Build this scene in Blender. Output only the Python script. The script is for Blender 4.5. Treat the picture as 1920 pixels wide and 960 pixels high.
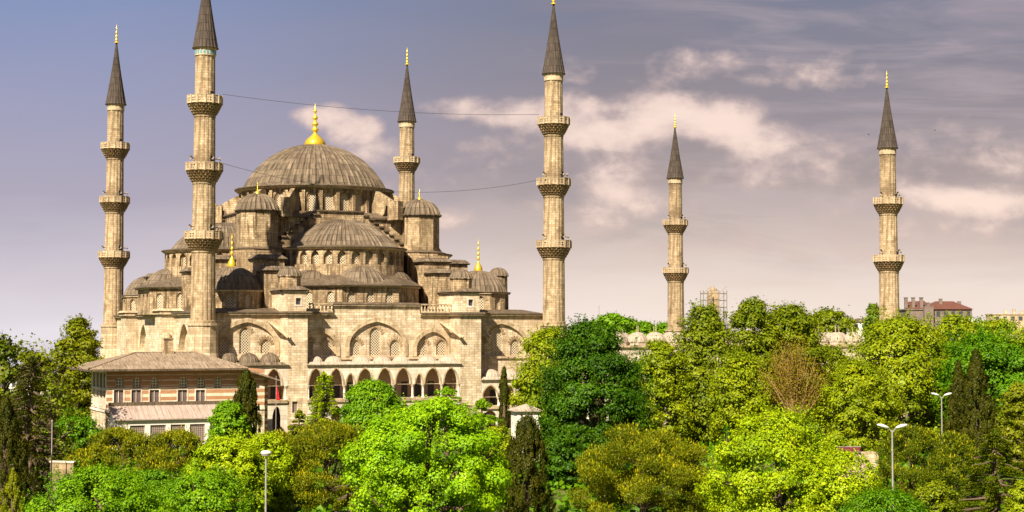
import bpy, bmesh, math, random
import numpy as np
from mathutils import Vector, Matrix
from mathutils.geometry import tessellate_polygon
PI = math.pi
rad = math.radians
scn = bpy.context.scene
COL = scn.collection
for o in list(bpy.data.objects):
    bpy.data.objects.remove(o)

# ------------------------------------------------------------------ camera
F = 3018.0                     # focal length in photo pixels (1920 wide)
CAMZ = 17.0
PITCH = math.atan((621 - 480) / F)
cam = bpy.data.cameras.new('camera')
cam.sensor_width = 36.0
cam.lens = 36.0 * F / 1920.0
cam.clip_start = 1.0
cam.clip_end = 20000.0
camo = bpy.data.objects.new('camera', cam)
COL.objects.link(camo)
camo.location = (0, 0, CAMZ)
camo.rotation_euler = (PI / 2 + PITCH, 0, 0)
scn.camera = camo

# ------------------------------------------------------------------ sun
SUNDIR = Vector((-0.40, -0.86, 0.88)).normalized()     # towards the sun
sl = bpy.data.lights.new('sun', 'SUN')
sl.energy = 4.8
sl.angle = rad(0.6)
sl.color = (1.0, 0.89, 0.74)
so = bpy.data.objects.new('sun', sl)
COL.objects.link(so)
so.rotation_euler = (-SUNDIR).to_track_quat('-Z', 'Y').to_euler()
so.location = SUNDIR * 300

# ------------------------------------------------------------------ view
scn.view_settings.view_transform = 'Standard'
scn.view_settings.look = 'None'
scn.view_settings.gamma = 1.0
scn.view_settings.exposure = 1.2
scn.render.engine = 'CYCLES'

# ------------------------------------------------------------------ node helper
class NT:
    def __init__(self, tree):
        self.t = tree
        self.n = tree.nodes
        self.n.clear()
    def node(self, typ, **kw):
        nd = self.n.new(typ)
        for k, v in kw.items():
            if k.startswith('_'):
                setattr(nd, k[1:], v)
        return nd
    def put(self, sock, v):
        if v is None:
            return
        if isinstance(v, bpy.types.NodeSocket):
            self.t.links.new(v, sock)
        else:
            if isinstance(v, (tuple, list)) and sock.type == 'RGBA' and len(v) == 3:
                v = (*v, 1.0)
            sock.default_value = v
    def math(self, op, a, b=None, c=None, clamp=False):
        nd = self.n.new('ShaderNodeMath'); nd.operation = op; nd.use_clamp = clamp
        self.put(nd.inputs[0], a)
        if b is not None: self.put(nd.inputs[1], b)
        if c is not None: self.put(nd.inputs[2], c)
        return nd.outputs[0]
    def mix(self, fac, a, b, blend='MIX'):
        nd = self.n.new('ShaderNodeMix'); nd.data_type = 'RGBA'; nd.blend_type = blend
        nd.clamp_factor = True
        self.put(nd.inputs[0], fac); self.put(nd.inputs[6], a); self.put(nd.inputs[7], b)
        return nd.outputs[2]
    def ramp(self, fac, stops, interp='LINEAR'):
        nd = self.n.new('ShaderNodeValToRGB'); nd.color_ramp.interpolation = interp
        els = nd.color_ramp.elements
        while len(els) < len(stops): els.new(0.5)
        for e, (p, c) in zip(els, stops):
            e.position = p
            e.color = (*c, 1.0) if isinstance(c, (tuple, list)) else (c, c, c, 1.0)
        self.put(nd.inputs[0], fac)
        return nd.outputs[0]
    def smooth(self, v, a, b):
        nd = self.n.new('ShaderNodeMapRange'); nd.interpolation_type = 'SMOOTHSTEP'
        self.put(nd.inputs[0], v); self.put(nd.inputs[1], a); self.put(nd.inputs[2], b)
        return nd.outputs[0]
    def noise(self, vec, scale, detail=4, rough=0.55, dist=0.0):
        nd = self.n.new('ShaderNodeTexNoise')
        nd.inputs['Scale'].default_value = scale; nd.inputs['Detail'].default_value = detail
        nd.inputs['Roughness'].default_value = rough; nd.inputs['Distortion'].default_value = dist
        if vec is not None: self.put(nd.inputs['Vector'], vec)
        return nd.outputs['Fac']
    def mapping(self, vec, scale=(1, 1, 1), loc=(0, 0, 0), rot=(0, 0, 0)):
        nd = self.n.new('ShaderNodeMapping')
        nd.inputs['Scale'].default_value = scale; nd.inputs['Location'].default_value = loc
        nd.inputs['Rotation'].default_value = rot
        self.put(nd.inputs['Vector'], vec)
        return nd.outputs[0]
    def coord(self, name):
        return self.n.new('ShaderNodeTexCoord').outputs[name]
    def bump(self, h, strength=0.4, dist=0.1):
        nd = self.n.new('ShaderNodeBump')
        nd.inputs['Strength'].default_value = strength; nd.inputs['Distance'].default_value = dist
        self.put(nd.inputs['Height'], h)
        return nd.outputs[0]

# ------------------------------------------------------------------ world sky
world = bpy.data.worlds.new('World')
scn.world = world
world.use_nodes = True
T = NT(world.node_tree)
sky = T.node('ShaderNodeTexSky', _sky_type='NISHITA', _sun_disc=False)
sky.sun_elevation = math.asin(SUNDIR.z)
sky.sun_rotation = math.atan2(SUNDIR.x, SUNDIR.y)
skyc = T.mix(1.0, sky.outputs[0], (0.10, 0.10, 0.10), 'MULTIPLY')
g = T.coord('Generated')
sep = T.node('ShaderNodeSeparateXYZ'); T.put(sep.inputs[0], g)
yy = T.math('MAXIMUM', T.math('ABSOLUTE', sep.outputs[1]), 0.15)
U = T.math('DIVIDE', sep.outputs[0], yy)
V = T.math('DIVIDE', sep.outputs[2], yy)
comb = T.node('ShaderNodeCombineXYZ'); T.put(comb.inputs[0], U); T.put(comb.inputs[1], V)
UV2 = comb.outputs[0]
n_big = T.noise(T.mapping(UV2, (3.0, 11.0, 1)), 2.2, 5, 0.55, 0.4)
vv = T.math('ADD', V, T.math('MULTIPLY', T.math('SUBTRACT', n_big, 0.5), 0.035))
# thin high veil of cloud, bluer above and to the left
veil_r = T.ramp(T.math('MULTIPLY', vv, 4.0), [(0.0, (0.41, 0.345, 0.31)), (0.10, (0.37, 0.305, 0.275)), (0.22, (0.275, 0.213, 0.192)),
                                            (0.40, (0.158, 0.116, 0.112)), (0.64, (0.105, 0.085, 0.095)), (0.92, (0.068, 0.071, 0.104))])
veil_l = T.ramp(T.math('MULTIPLY', vv, 4.0), [(0.0, (0.36, 0.335, 0.36)), (0.12, (0.28, 0.25, 0.285)), (0.33, (0.175, 0.150, 0.195)),
                                            (0.58, (0.142, 0.135, 0.198)), (0.92, (0.082, 0.112, 0.205))])
veil = T.mix(T.smooth(U, -0.30, 0.10), veil_l, veil_r)
# thin streaks of cirrus on the upper right
streak = T.noise(T.mapping(UV2, (2.0, 16.0, 1), (0, 0, 0), (0, 0, rad(-10))), 2.6, 6, 0.6, 0.5)
high = T.smooth(V, 0.015, 0.085)
stk = T.math('MULTIPLY', T.math('MULTIPLY', T.smooth(streak, 0.42, 0.72), T.smooth(U, -0.02, 0.14)), high)
veil = T.mix(T.math('MULTIPLY', stk, 0.55), veil, (0.245, 0.185, 0.185))
darkn = T.noise(T.mapping(UV2, (2.2, 9.0, 1), (3.1, 1.7, 0)), 3.0, 5, 0.6, 0.6)
veil = T.mix(T.math('MULTIPLY', T.math('MULTIPLY', T.math('MULTIPLY', T.smooth(darkn, 0.45, 0.66), 0.42), T.smooth(U, -0.16, 0.06)), high), veil, (0.115, 0.090, 0.105))
# heaped clouds
nz = T.noise(T.mapping(UV2, (1.0, 1.5, 1)), 24.0, 7, 0.58, 0.15)
nzb = T.noise(T.mapping(UV2, (1.0, 1.6, 1), (0.4, 0.9, 0)), 9.0, 5, 0.55, 0.2)
blob = None
def at_uv(px, py):
    return (px - 960) / F, math.tan(math.atan((480 - py) / F) + PITCH)
for (px, py, a, b, wgt) in [(1500, 300, 420, 40, .12), (1650, 440, 300, 30, .14), (612, 222, 55, 22, .8), (660, 250, 55, 32, .95), (700, 285, 55, 28, .7), (940, 210, 130, 30, .8), (1060, 225, 90, 45, .95), (1130, 245, 90, 36, .9),
                            (1205, 235, 80, 48, .9), (1260, 212, 75, 34, 1.0), (1345, 222, 90, 44, 1.0), (1420, 255, 80, 36, .6), (1000, 265, 150, 20, .45),
                            (1760, 372, 80, 24, .85), (1840, 375, 100, 30, 1.0), (1920, 385, 60, 28, .7), (850, 410, 40, 18, .35),
                            (1640, 365, 60, 20, .35), (1430, 330, 140, 24, .4), (1180, 390, 150, 36, .35), (1400, 130, 190, 22, .16), (1240, 320, 120, 26, .35)]:
    u0, v0 = at_uv(px, py)
    du = T.math('MULTIPLY', T.math('SUBTRACT', U, u0), F / (a * 1.12))
    dv = T.math('MULTIPLY', T.math('SUBTRACT', V, v0), F / (b * 1.15))
    # flat base: squash the lower half
    d2 = T.math('ADD', T.math('POWER', du, 2), T.math('POWER', dv, 2))
    m = T.math('MULTIPLY', T.math('SUBTRACT', 1.25, d2), wgt)
    blob = m if blob is None else T.math('SMOOTH_MAX', blob, m, 0.5)
dens = T.math('ADD', blob, T.math('MULTIPLY', T.math('SUBTRACT', T.math('ADD', nz, T.math('MULTIPLY', nzb, 0.9)), 0.95), 3.2))
cl = T.math('MULTIPLY', T.smooth(dens, -0.15, 0.95), 0.92)
ccol = T.mix(T.smooth(dens, 0.2, 1.5), (0.28, 0.20, 0.18), (0.44, 0.33, 0.275))
veil = T.mix(cl, veil, ccol)
col = T.mix(0.94, skyc, veil)
bg = T.node('ShaderNodeBackground'); T.put(bg.inputs[0], col); bg.inputs[1].default_value = 1.0
wo = T.node('ShaderNodeOutputWorld'); world.node_tree.links.new(bg.outputs[0], wo.inputs[0])

# ------------------------------------------------------------------ object helpers
def tag(o, label=None, cat=None, group=None, kind=None):
    if label: o['label'] = label
    if cat: o['category'] = cat
    if group: o['group'] = group
    if kind: o['kind'] = kind
    return o
def empty(name, loc=(0, 0, 0), rz=0.0):
    o = bpy.data.objects.new(name, None)
    o.location = loc; o.rotation_euler = (0, 0, rz)
    o.empty_display_size = 0.5
    COL.objects.link(o)
    return o
def kids(o):
    return [c for c in bpy.data.objects if c.parent == o]
def copy_tree(o, parent=None):
    c = o.copy(); COL.objects.link(c)
    c.parent = parent
    for ch in kids(o):
        copy_tree(ch, c)
    return c

class MB:
    def __init__(self):
        self.v = []; self.f = []; self.uv = {}
    def vert(self, p):
        self.v.append(tuple(p)); return len(self.v) - 1
    def face(self, idx, uv=None):
        self.f.append(tuple(idx))
        if uv is not None: self.uv[len(self.f) - 1] = uv
    def box(self, x0, x1, y0, y1, z0, z1, top=0.0):
        """top = inset of the upper rectangle (gives sloping sides)"""
        b = [self.vert(p) for p in ((x0, y0, z0), (x1, y0, z0), (x1, y1, z0), (x0, y1, z0))]
        t = [self.vert(p) for p in ((x0 + top, y0 + top, z1), (x1 - top, y0 + top, z1), (x1 - top, y1 - top, z1), (x0 + top, y1 - top, z1))]
        self.face(b[::-1]); self.face(t)
        for i in range(4):
            j = (i + 1) % 4
            self.face((b[i], b[j], t[j], t[i]))
    def prism(self, poly, z0, z1, poly2=None, cap=True):
        poly2 = poly2 or poly
        n = len(poly)
        b = [self.vert((x, y, z0)) for x, y in poly]
        t = [self.vert((x, y, z1)) for x, y in poly2]
        if cap:
            self.face(b[::-1]); self.face(t)
        for i in range(n):
            j = (i + 1) % n
            self.face((b[i], b[j], t[j], t[i]))
    def lathe(self, prof, n, c=(0, 0), a0=0.0, a1=2 * PI, mod=None, usc=None, vsc=1.0):
        full = abs(a1 - a0 - 2 * PI) < 1e-6
        m = n if full else n + 1
        rows = []
        L = 0.0; Ls = []
        for k, (r, z) in enumerate(prof):
            if k: L += math.hypot(r - prof[k - 1][0], z - prof[k - 1][1])
            Ls.append(L)
            row = []
            for i in range(m):
                a = a0 + (a1 - a0) * i / n
                rr = r * (mod(a, k) if mod else 1.0)
                row.append(self.vert((c[0] + rr * math.cos(a), c[1] + rr * math.sin(a), z)))
            rows.append(row)
        rmax = max(p[0] for p in prof)
        us = usc if usc else rmax * (a1 - a0) / n
        for k in range(len(prof) - 1):
            for i in range(n):
                j = (i + 1) % m
                q = (rows[k][i], rows[k][j], rows[k + 1][j], rows[k + 1][i])
                v0, v1 = Ls[k] * vsc, Ls[k + 1] * vsc
                self.face(q, ((i * us, v0), ((i + 1) * us, v0), ((i + 1) * us, v1), (i * us, v1)))
        return rows
    def panel(self, o, ux, n, outer, holes=(), depth=0.5, edge=False):
        o = Vector(o); ux = Vector(ux).normalized(); n = Vector(n).normalized()
        loops = [outer] + list(holes)
        tess = tessellate_polygon([[Vector((a, b, 0)) for a, b in lp] for lp in loops])
        flat = [p for lp in loops for p in lp]
        def P(a, b, d): return o + ux * a + Vector((0, 0, b)) - n * d
        base = len(self.v)
        for a, b in flat: self.vert(P(a, b, 0))
        for t in tess:
            p = [Vector(self.v[base + i]) for i in t]
            if len(set(t)) < 3: continue
            nn = (p[1] - p[0]).cross(p[2] - p[0])
            self.face([base + i for i in (t if nn.dot(n) > 0 else t[::-1])])
        k = 0
        for li, lp in enumerate(loops):
            m = len(lp)
            if li > 0 or edge:
                back = [self.vert(P(a, b, depth)) for a, b in lp]
                for i in range(m):
                    j = (i + 1) % m
                    self.face((base + k + i, base + k + j, back[j], back[i]))
            k += m
    def slab(self, o, ux, n, poly, thick):
        """closed plate, front face at o, going back by thick"""
        o = Vector(o); ux = Vector(ux).normalized(); n = Vector(n).normalized()
        f = [self.vert(o + ux * a + Vector((0, 0, b))) for a, b in poly]
        bk = [self.vert(o + ux * a + Vector((0, 0, b)) - n * thick) for a, b in poly]
        self.face(f); self.face(bk[::-1])
        for i in range(len(poly)):
            j = (i + 1) % len(poly)
            self.face((f[i], bk[i], bk[j], f[j]))
    def band(self, o, ux, n, inner, outer, proud, back=0.0):
        """raised strip between two open outlines of equal length"""
        o = Vector(o); ux = Vector(ux).normalized(); n = Vector(n).normalized()
        def P(p, d): return o + ux * p[0] + Vector((0, 0, p[1])) + n * d
        A = [self.vert(P(p, proud)) for p in inner]; B = [self.vert(P(p, proud)) for p in outer]
        C = [self.vert(P(p, -back)) for p in inner]; D = [self.vert(P(p, -back)) for p in outer]
        for i in range(len(inner) - 1):
            self.face((A[i], A[i + 1], B[i + 1], B[i])); self.face((A[i], C[i], C[i + 1], A[i + 1]))
            self.face((B[i], B[i + 1], D[i + 1], D[i]))
        self.face((A[0], B[0], D[0], C[0])); self.face((A[-1], C[-1], D[-1], B[-1]))
    def tube(self, pts, rads, n=6, cap=True):
        pts = [Vector(p) for p in pts]
        rows = []
        for i, p in enumerate(pts):
            d = (pts[min(i + 1, len(pts) - 1)] - pts[max(i - 1, 0)])
            if d.length < 1e-6: d = Vector((0, 0, 1))
            d.normalize()
            a = d.cross(Vector((0.31, 0.17, 0.93)) if abs(d.z) < 0.9 else Vector((1, 0, 0))).normalized()
            b = d.cross(a)
            r = rads[i] if isinstance(rads, (list, tuple)) else rads
            rows.append([self.vert(p + a * (r * math.cos(2 * PI * k / n)) + b * (r * math.sin(2 * PI * k / n))) for k in range(n)])
        for i in range(len(rows) - 1):
            for k in range(n):
                j = (k + 1) % n
                self.face((rows[i][k], rows[i][j], rows[i + 1][j], rows[i + 1][k]))
        if cap:
            self.face(rows[0][::-1]); self.face(rows[-1])
    def xform(self, mtx, start=0):
        for i in range(start, len(self.v)):
            self.v[i] = tuple(mtx @ Vector(self.v[i]))
    def build(self, name, mat, parent=None, smooth=False, label=None, kind=None):
        me = bpy.data.meshes.new(name)
        me.from_pydata(self.v, [], self.f)
        uvl = me.uv_layers.new(name='UVMap').data
        for p in me.polygons:
            u = self.uv.get(p.index)
            n = p.normal
            if u is None:
                if abs(n.z) < 0.75:
                    t = Vector((-n.y, n.x, 0))
                    t = t.normalized() if t.length > 1e-6 else Vector((1, 0, 0))
                    for li in p.loop_indices:
                        co = me.vertices[me.loops[li].vertex_index].co
                        uvl[li].uv = (co.dot(t), co.z)
                else:
                    for li in p.loop_indices:
                        co = me.vertices[me.loops[li].vertex_index].co
                        uvl[li].uv = (co.x, co.y)
            else:
                for q, li in enumerate(p.loop_indices):
                    uvl[li].uv = u[q]
        if isinstance(mat, (list, tuple)):
            for m in mat: me.materials.append(m)
        else:
            me.materials.append(mat)
        if smooth:
            me.polygons.foreach_set('use_smooth', [True] * len(me.polygons))
        me.update()
        o = bpy.data.objects.new(name, me)
        COL.objects.link(o)
        if parent: o.parent = parent
        if label: o['label'] = label
        if kind: o['kind'] = kind
        return o

def pointed(cx, w, z0, zs, zt, n=7, bottom=True):
    """pointed arch outline, counter clockwise from lower left"""
    a = w / 2; r = zt - zs
    rr = 1.28 * a
    c = (rr * rr - a * a) / (2 * a); R = a + c
    am = math.acos(c / R)
    right = []
    for i in range(n + 1):
        t = am * i / n
        right.append((-c + R * math.cos(t), R * math.sin(t) * r / rr))
    pts = []
    if bottom: pts += [(cx - a, z0), (cx + a, z0)]
    pts += [(cx + x, zs + z) for x, z in right]
    pts += [(cx - x, zs + z) for x, z in right[::-1][1:]]
    return pts
def ngon(n, r, c=(0, 0), a0=0.0):
    return [(c[0] + r * math.cos(a0 + 2 * PI * i / n), c[1] + r * math.sin(a0 + 2 * PI * i / n)) for i in range(n)]

# ------------------------------------------------------------------ materials
MATS = {}
def new_mat(name):
    m = bpy.data.materials.new(name); m.use_nodes = True
    return m, NT(m.node_tree)
def finish(m, t, color, rough=0.8, bump=None, metal=0.0, spec=0.3):
    b = t.node('ShaderNodeBsdfPrincipled')
    t.put(b.inputs['Base Color'], color)
    t.put(b.inputs['Roughness'], rough); t.put(b.inputs['Metallic'], metal)
    b.inputs['Specular IOR Level'].default_value = spec
    if bump is not None: t.put(b.inputs['Normal'], bump)
    o = t.node('ShaderNodeOutputMaterial'); m.node_tree.links.new(b.outputs[0], o.inputs[0])
    return m
def stone(name, c1, c2, mort, stain, amount=0.6, bw=1.3, rh=0.55, streak=0.5):
    m, t = new_mat(name)
    uv = t.coord('UV'); ob = t.coord('Object')
    br = t.node('ShaderNodeTexBrick')
    br.inputs['Scale'].default_value = 1.0; br.inputs['Brick Width'].default_value = bw
    br.inputs['Row Height'].default_value = rh; br.inputs['Mortar Size'].default_value = 0.022
    br.inputs['Bias'].default_value = 0.0
    t.put(br.inputs['Vector'], uv); t.put(br.inputs['Color1'], c1); t.put(br.inputs['Color2'], c2); t.put(br.inputs['Mortar'], mort)
    # second, offset tint so that blocks differ more
    br2 = t.node('ShaderNodeTexBrick')
    br2.inputs['Scale'].default_value = 1.0; br2.inputs['Brick Width'].default_value = bw * 1.7
    br2.inputs['Row Height'].default_value = rh; br2.inputs['Mortar Size'].default_value = 0.0
    t.put(br2.inputs['Vector'], uv); t.put(br2.inputs['Color1'], (1.10, 1.08, 1.04)); t.put(br2.inputs['Color2'], (0.70, 0.66, 0.60)); t.put(br2.inputs['Mortar'], (0.8, 0.8, 0.8))
    c = t.mix(0.8, br.outputs[0], br2.outputs[0], 'MULTIPLY')
    n1 = t.noise(ob, 0.35, 6, 0.65)
    c = t.mix(t.math('MULTIPLY', t.smooth(n1, 0.47, 0.66), amount), c, stain)
    st = t.noise(t.mapping(uv, (1.1, 0.10, 1)), 1.6, 5, 0.65)
    c = t.mix(t.math('MULTIPLY', t.smooth(st, 0.47, 0.61), streak), c, stain)
    n2 = t.noise(ob, 2.6, 5, 0.7)
    c = t.mix(t.math('MULTIPLY', t.smooth(n2, 0.55, 0.8), 0.4), c, stain)
    oi = t.node('ShaderNodeObjectInfo')
    vr = t.math('MULTIPLY_ADD', oi.outputs['Random'], 0.30, 0.82)
    c = t.mix(1.0, c, t.ramp(vr, [(0.0, 0.0), (1.0, 1.0)]), 'MULTIPLY')
    n3 = t.noise(ob, 0.12, 4, 0.6)
    c = t.mix(t.math('MULTIPLY', t.smooth(n3, 0.42, 0.64), 0.30), c, (0.36, 0.265, 0.155))
    h = t.math('ADD', t.math('MULTIPLY', br.outputs['Fac'], -0.6), t.math('MULTIPLY', n2, 0.8))
    return finish(m, t, c, 0.88, t.bump(h, 0.5, 0.06), spec=0.15)
STAIN = (0.12, 0.078, 0.038)
M_STONE = stone('weathered_limestone', (0.59, 0.455, 0.285), (0.37, 0.27, 0.153), (0.18, 0.123, 0.066), STAIN, 0.95, .85, .40, streak=.95)
M_FACADE = stone('pale_limestone', (0.84, 0.73, 0.545), (0.64, 0.51, 0.335), (0.42, 0.31, 0.18), (0.25, 0.17, 0.085), 0.45, .95, .42, streak=0.45)
M_TRIM = stone('moulded_limestone', (0.64, 0.52, 0.34), (0.55, 0.43, 0.27), (0.42, 0.31, 0.18), STAIN, 0.5, 2.4, 0.9, 0.5)
M_MARBLE = stone('pale_marble', (0.82, 0.75, 0.63), (0.74, 0.65, 0.52), (0.58, 0.49, 0.37), (0.40, 0.31, 0.21), 0.3, 2.0, 0.8, 0.3)
M_MINARET = stone('minaret_limestone', (0.57, 0.445, 0.285), (0.43, 0.32, 0.185), (0.27, 0.192, 0.105), (0.15, 0.10, 0.052), 0.8, 0.8, 0.42, 0.8)
M_BASESTONE = stone('plinth_limestone', (0.66, 0.54, 0.36), (0.56, 0.44, 0.28), (0.40, 0.30, 0.18), STAIN, 0.45, 1.2, 0.5, 0.4)

def lead(name, c1, c2, dark, rough=0.55, bw=1.0, rh=1.5):
    m, t = new_mat(name)
    uv = t.coord('UV'); ob = t.coord('Object')
    br = t.node('ShaderNodeTexBrick'); br.offset = 0.5
    br.inputs['Scale'].default_value = 1.0; br.inputs['Brick Width'].default_value = bw
    br.inputs['Row Height'].default_value = rh; br.inputs['Mortar Size'].default_value = 0.03
    t.put(br.inputs['Vector'], uv); t.put(br.inputs['Color1'], c1); t.put(br.inputs['Color2'], c2); t.put(br.inputs['Mortar'], dark)
    st = t.noise(t.mapping(uv, (4.6, 0.20, 1)), 1.5, 5, 0.7)
    c = t.mix(t.math('MULTIPLY', t.smooth(st, 0.47, 0.62), 0.8), br.outputs[0], dark)
    n1 = t.noise(ob, 0.5, 5, 0.65)
    c = t.mix(t.math('MULTIPLY', t.smooth(n1, 0.5, 0.75), 0.45), c, dark)
    c = t.mix(t.math('MULTIPLY', t.smooth(n1, 0.5, 0.25), 0.4), c, c1)
    h = t.math('ADD', t.math('MULTIPLY', br.outputs['Fac'], -0.5), t.math('MULTIPLY', n1, 0.5))
    return finish(m, t, c, rough + .1, t.bump(h, 0.4, 0.08), spec=0.15)
M_LEAD = lead('dome_lead', (0.215, 0.162, 0.104), (0.125, 0.092, 0.058), (0.036, 0.026, 0.016))
M_LEADDARK = lead('roof_lead', (0.16, 0.118, 0.075), (0.11, 0.08, 0.05), (0.045, 0.033, 0.02))
M_LEADPALE = lead('pale_lead', (0.46, 0.385, 0.295), (0.37, 0.30, 0.22), (0.20, 0.15, 0.10))
M_SPIRE = lead('spire_lead', (0.10, 0.076, 0.058), (0.066, 0.051, 0.040), (0.024, 0.019, 0.014), 0.7, 0.55, 1.4)
M_ROOFPAV = lead('pavilion_roof_lead', (0.335, 0.25, 0.165), (0.24, 0.175, 0.112), (0.10, 0.07, 0.042), 0.6, 1.1, 2.0)
M_ROOFPINK = lead('metal_sheet_roof', (0.42, 0.33, 0.27), (0.36, 0.275, 0.22), (0.20, 0.15, 0.115), 0.5, 0.9, 6.0)

def plain(name, c, rough=0.6, metal=0.0, var=0.15, scale=3.0, spec=0.3):
    m, t = new_mat(name)
    n = t.noise(t.coord('Object'), scale, 4)
    cc = t.mix(t.math('MULTIPLY', t.smooth(n, 0.4, 0.75), var * 2), c, tuple(x * 0.55 for x in c))
    return finish(m, t, cc, rough, metal=metal, spec=spec)
M_GOLD = plain('gilded_copper', (1.0, 0.64, 0.05), 0.32, 0.65, 0.1)
M_DARK = plain('dark_interior', (0.035, 0.028, 0.026), 0.7)
M_GRILLE = plain('dark_iron_grille', (0.06, 0.05, 0.055), 0.5)
M_SHUT = plain('grey_brown_shutter', (0.13, 0.095, 0.085), 0.6)
M_TILE = plain('turquoise_tile', (0.10, 0.28, 0.33), 0.3)
M_GALLERY = plain('gallery_plaster', (0.50, 0.34, 0.27), 0.9)
M_METAL = plain('galvanised_pole', (0.38, 0.35, 0.31), 0.4, 0.3)
M_LAMP = plain('white_lamp_shell', (0.58, 0.55, 0.50), 0.35)
M_CABLE = plain('dark_cable', (0.05, 0.045, 0.045), 0.7)
M_HORN = plain('loudspeaker_grey', (0.22, 0.18, 0.14), 0.5)
M_RED = plain('red_cloth', (0.62, 0.02, 0.02), 0.8, var=0.05)
M_WHITE = plain('white_plaster', (0.70, 0.64, 0.54), 0.85, var=0.1, scale=0.6)
M_PINKISH = plain('rose_plaster', (0.19, 0.145, 0.115), 0.9, var=0.45, scale=0.5)
M_REDROOF = plain('red_roof_tiles', (0.125, 0.048, 0.030), 0.85, var=0.25, scale=0.8)
M_MAROON = plain('maroon_board', (0.16, 0.02, 0.035), 0.6)
M_GLASS = plain('dark_window_glass', (0.05, 0.055, 0.07), 0.12, spec=0.5)

def lattice():
    m, t = new_mat('pierced_stone_lattice')
    uv = t.coord('UV')
    vo = t.node('ShaderNodeTexVoronoi'); vo.inputs['Randomness'].default_value = 0.0
    vo.inputs['Scale'].default_value = 1.0
    t.put(vo.inputs['Vector'], t.mapping(uv, (3.0, 3.0, 1), (0, 0, 0), (0, 0, rad(45))))
    hole = t.math('LESS_THAN', vo.outputs['Distance'], 0.35)
    c = t.mix(hole, (0.56, 0.46, 0.30), (0.045, 0.038, 0.028))
    return finish(m, t, c, 0.7, t.bump(t.math('MULTIPLY', hole, -1.0), 0.6, 0.1))
M_LATTICE = lattice()
def panes(name, w, h, frame, glass, bar=0.2):
    m, t = new_mat(name)
    br = t.node('ShaderNodeTexBrick'); br.offset = 0.0
    br.inputs['Scale'].default_value = 1.0; br.inputs['Brick Width'].default_value = w
    br.inputs['Row Height'].default_value = h; br.inputs['Mortar Size'].default_value = bar * w * 0.5
    t.put(br.inputs['Vector'], t.coord('UV')); t.put(br.inputs['Color1'], glass); t.put(br.inputs['Color2'], glass); t.put(br.inputs['Mortar'], frame)
    return finish(m, t, br.outputs[0], 0.35, spec=0.5)
M_PANES = panes('glazed_window_panes', 0.42, 0.42, (0.62, 0.52, 0.34), (0.10, 0.085, 0.07), 0.32)
M_GRIDPANE = panes('gridded_window', 0.30, 0.30, (0.10, 0.075, 0.07), (0.33, 0.25, 0.20), 0.3)
def striped():
    m, t = new_mat('striped_brick')
    uv = t.coord('UV')
    br = t.node('ShaderNodeTexBrick')
    br.inputs['Scale'].default_value = 1.0; br.inputs['Brick Width'].default_value = 0.7
    br.inputs['Row Height'].default_value = 0.17; br.inputs['Mortar Size'].default_value = 0.018
    t.put(br.inputs['Vector'], uv); t.put(br.inputs['Color1'], (0.44, 0.20, 0.085)); t.put(br.inputs['Color2'], (0.33, 0.14, 0.055)); t.put(br.inputs['Mortar'], (0.46, 0.33, 0.21))
    st = t.node('ShaderNodeTexBrick')
    st.inputs['Scale'].default_value = 1.0; st.inputs['Brick Width'].default_value = 1.7
    st.inputs['Row Height'].default_value = 0.6; st.inputs['Mortar Size'].default_value = 0.01
    t.put(st.inputs['Vector'], uv); t.put(st.inputs['Color1'], (0.76, 0.64, 0.47)); t.put(st.inputs['Color2'], (0.62, 0.48, 0.32)); t.put(st.inputs['Mortar'], (0.45, 0.33, 0.2))
    s = t.node('ShaderNodeSeparateXYZ'); t.put(s.inputs[0], uv)
    z = s.outputs[1]
    fr = t.math('FRACT', t.math('DIVIDE', t.math('SUBTRACT', z, 5.35), 0.98))
    low = t.math('MULTIPLY', t.math('LESS_THAN', fr, 0.45), t.math('LESS_THAN', z, 8.9))
    fr2 = t.math('FRACT', t.math('DIVIDE', t.math('SUBTRACT', z, 8.9), 0.80))
    wob = t.noise(t.mapping(uv, (0.5, 1.0, 1)), 1.0, 3)
    hi = t.math('MULTIPLY', t.math('LESS_THAN', fr2, t.math('MULTIPLY', wob, 0.40)), t.math('GREATER_THAN', z, 8.9))
    c = t.mix(t.math('MAXIMUM', low, t.math('MULTIPLY', hi, 0.7)), br.outputs[0], st.outputs[0])
    n = t.noise(t.coord('Object'), 1.2, 5, 0.65)
    c = t.mix(t.math('MULTIPLY', t.smooth(n, 0.5, 0.75), 0.35), c, (0.26, 0.17, 0.10))
    return finish(m, t, c, 0.9, t.bump(n, 0.3, 0.05), spec=0.15)
M_STRIPE = striped()

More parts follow.
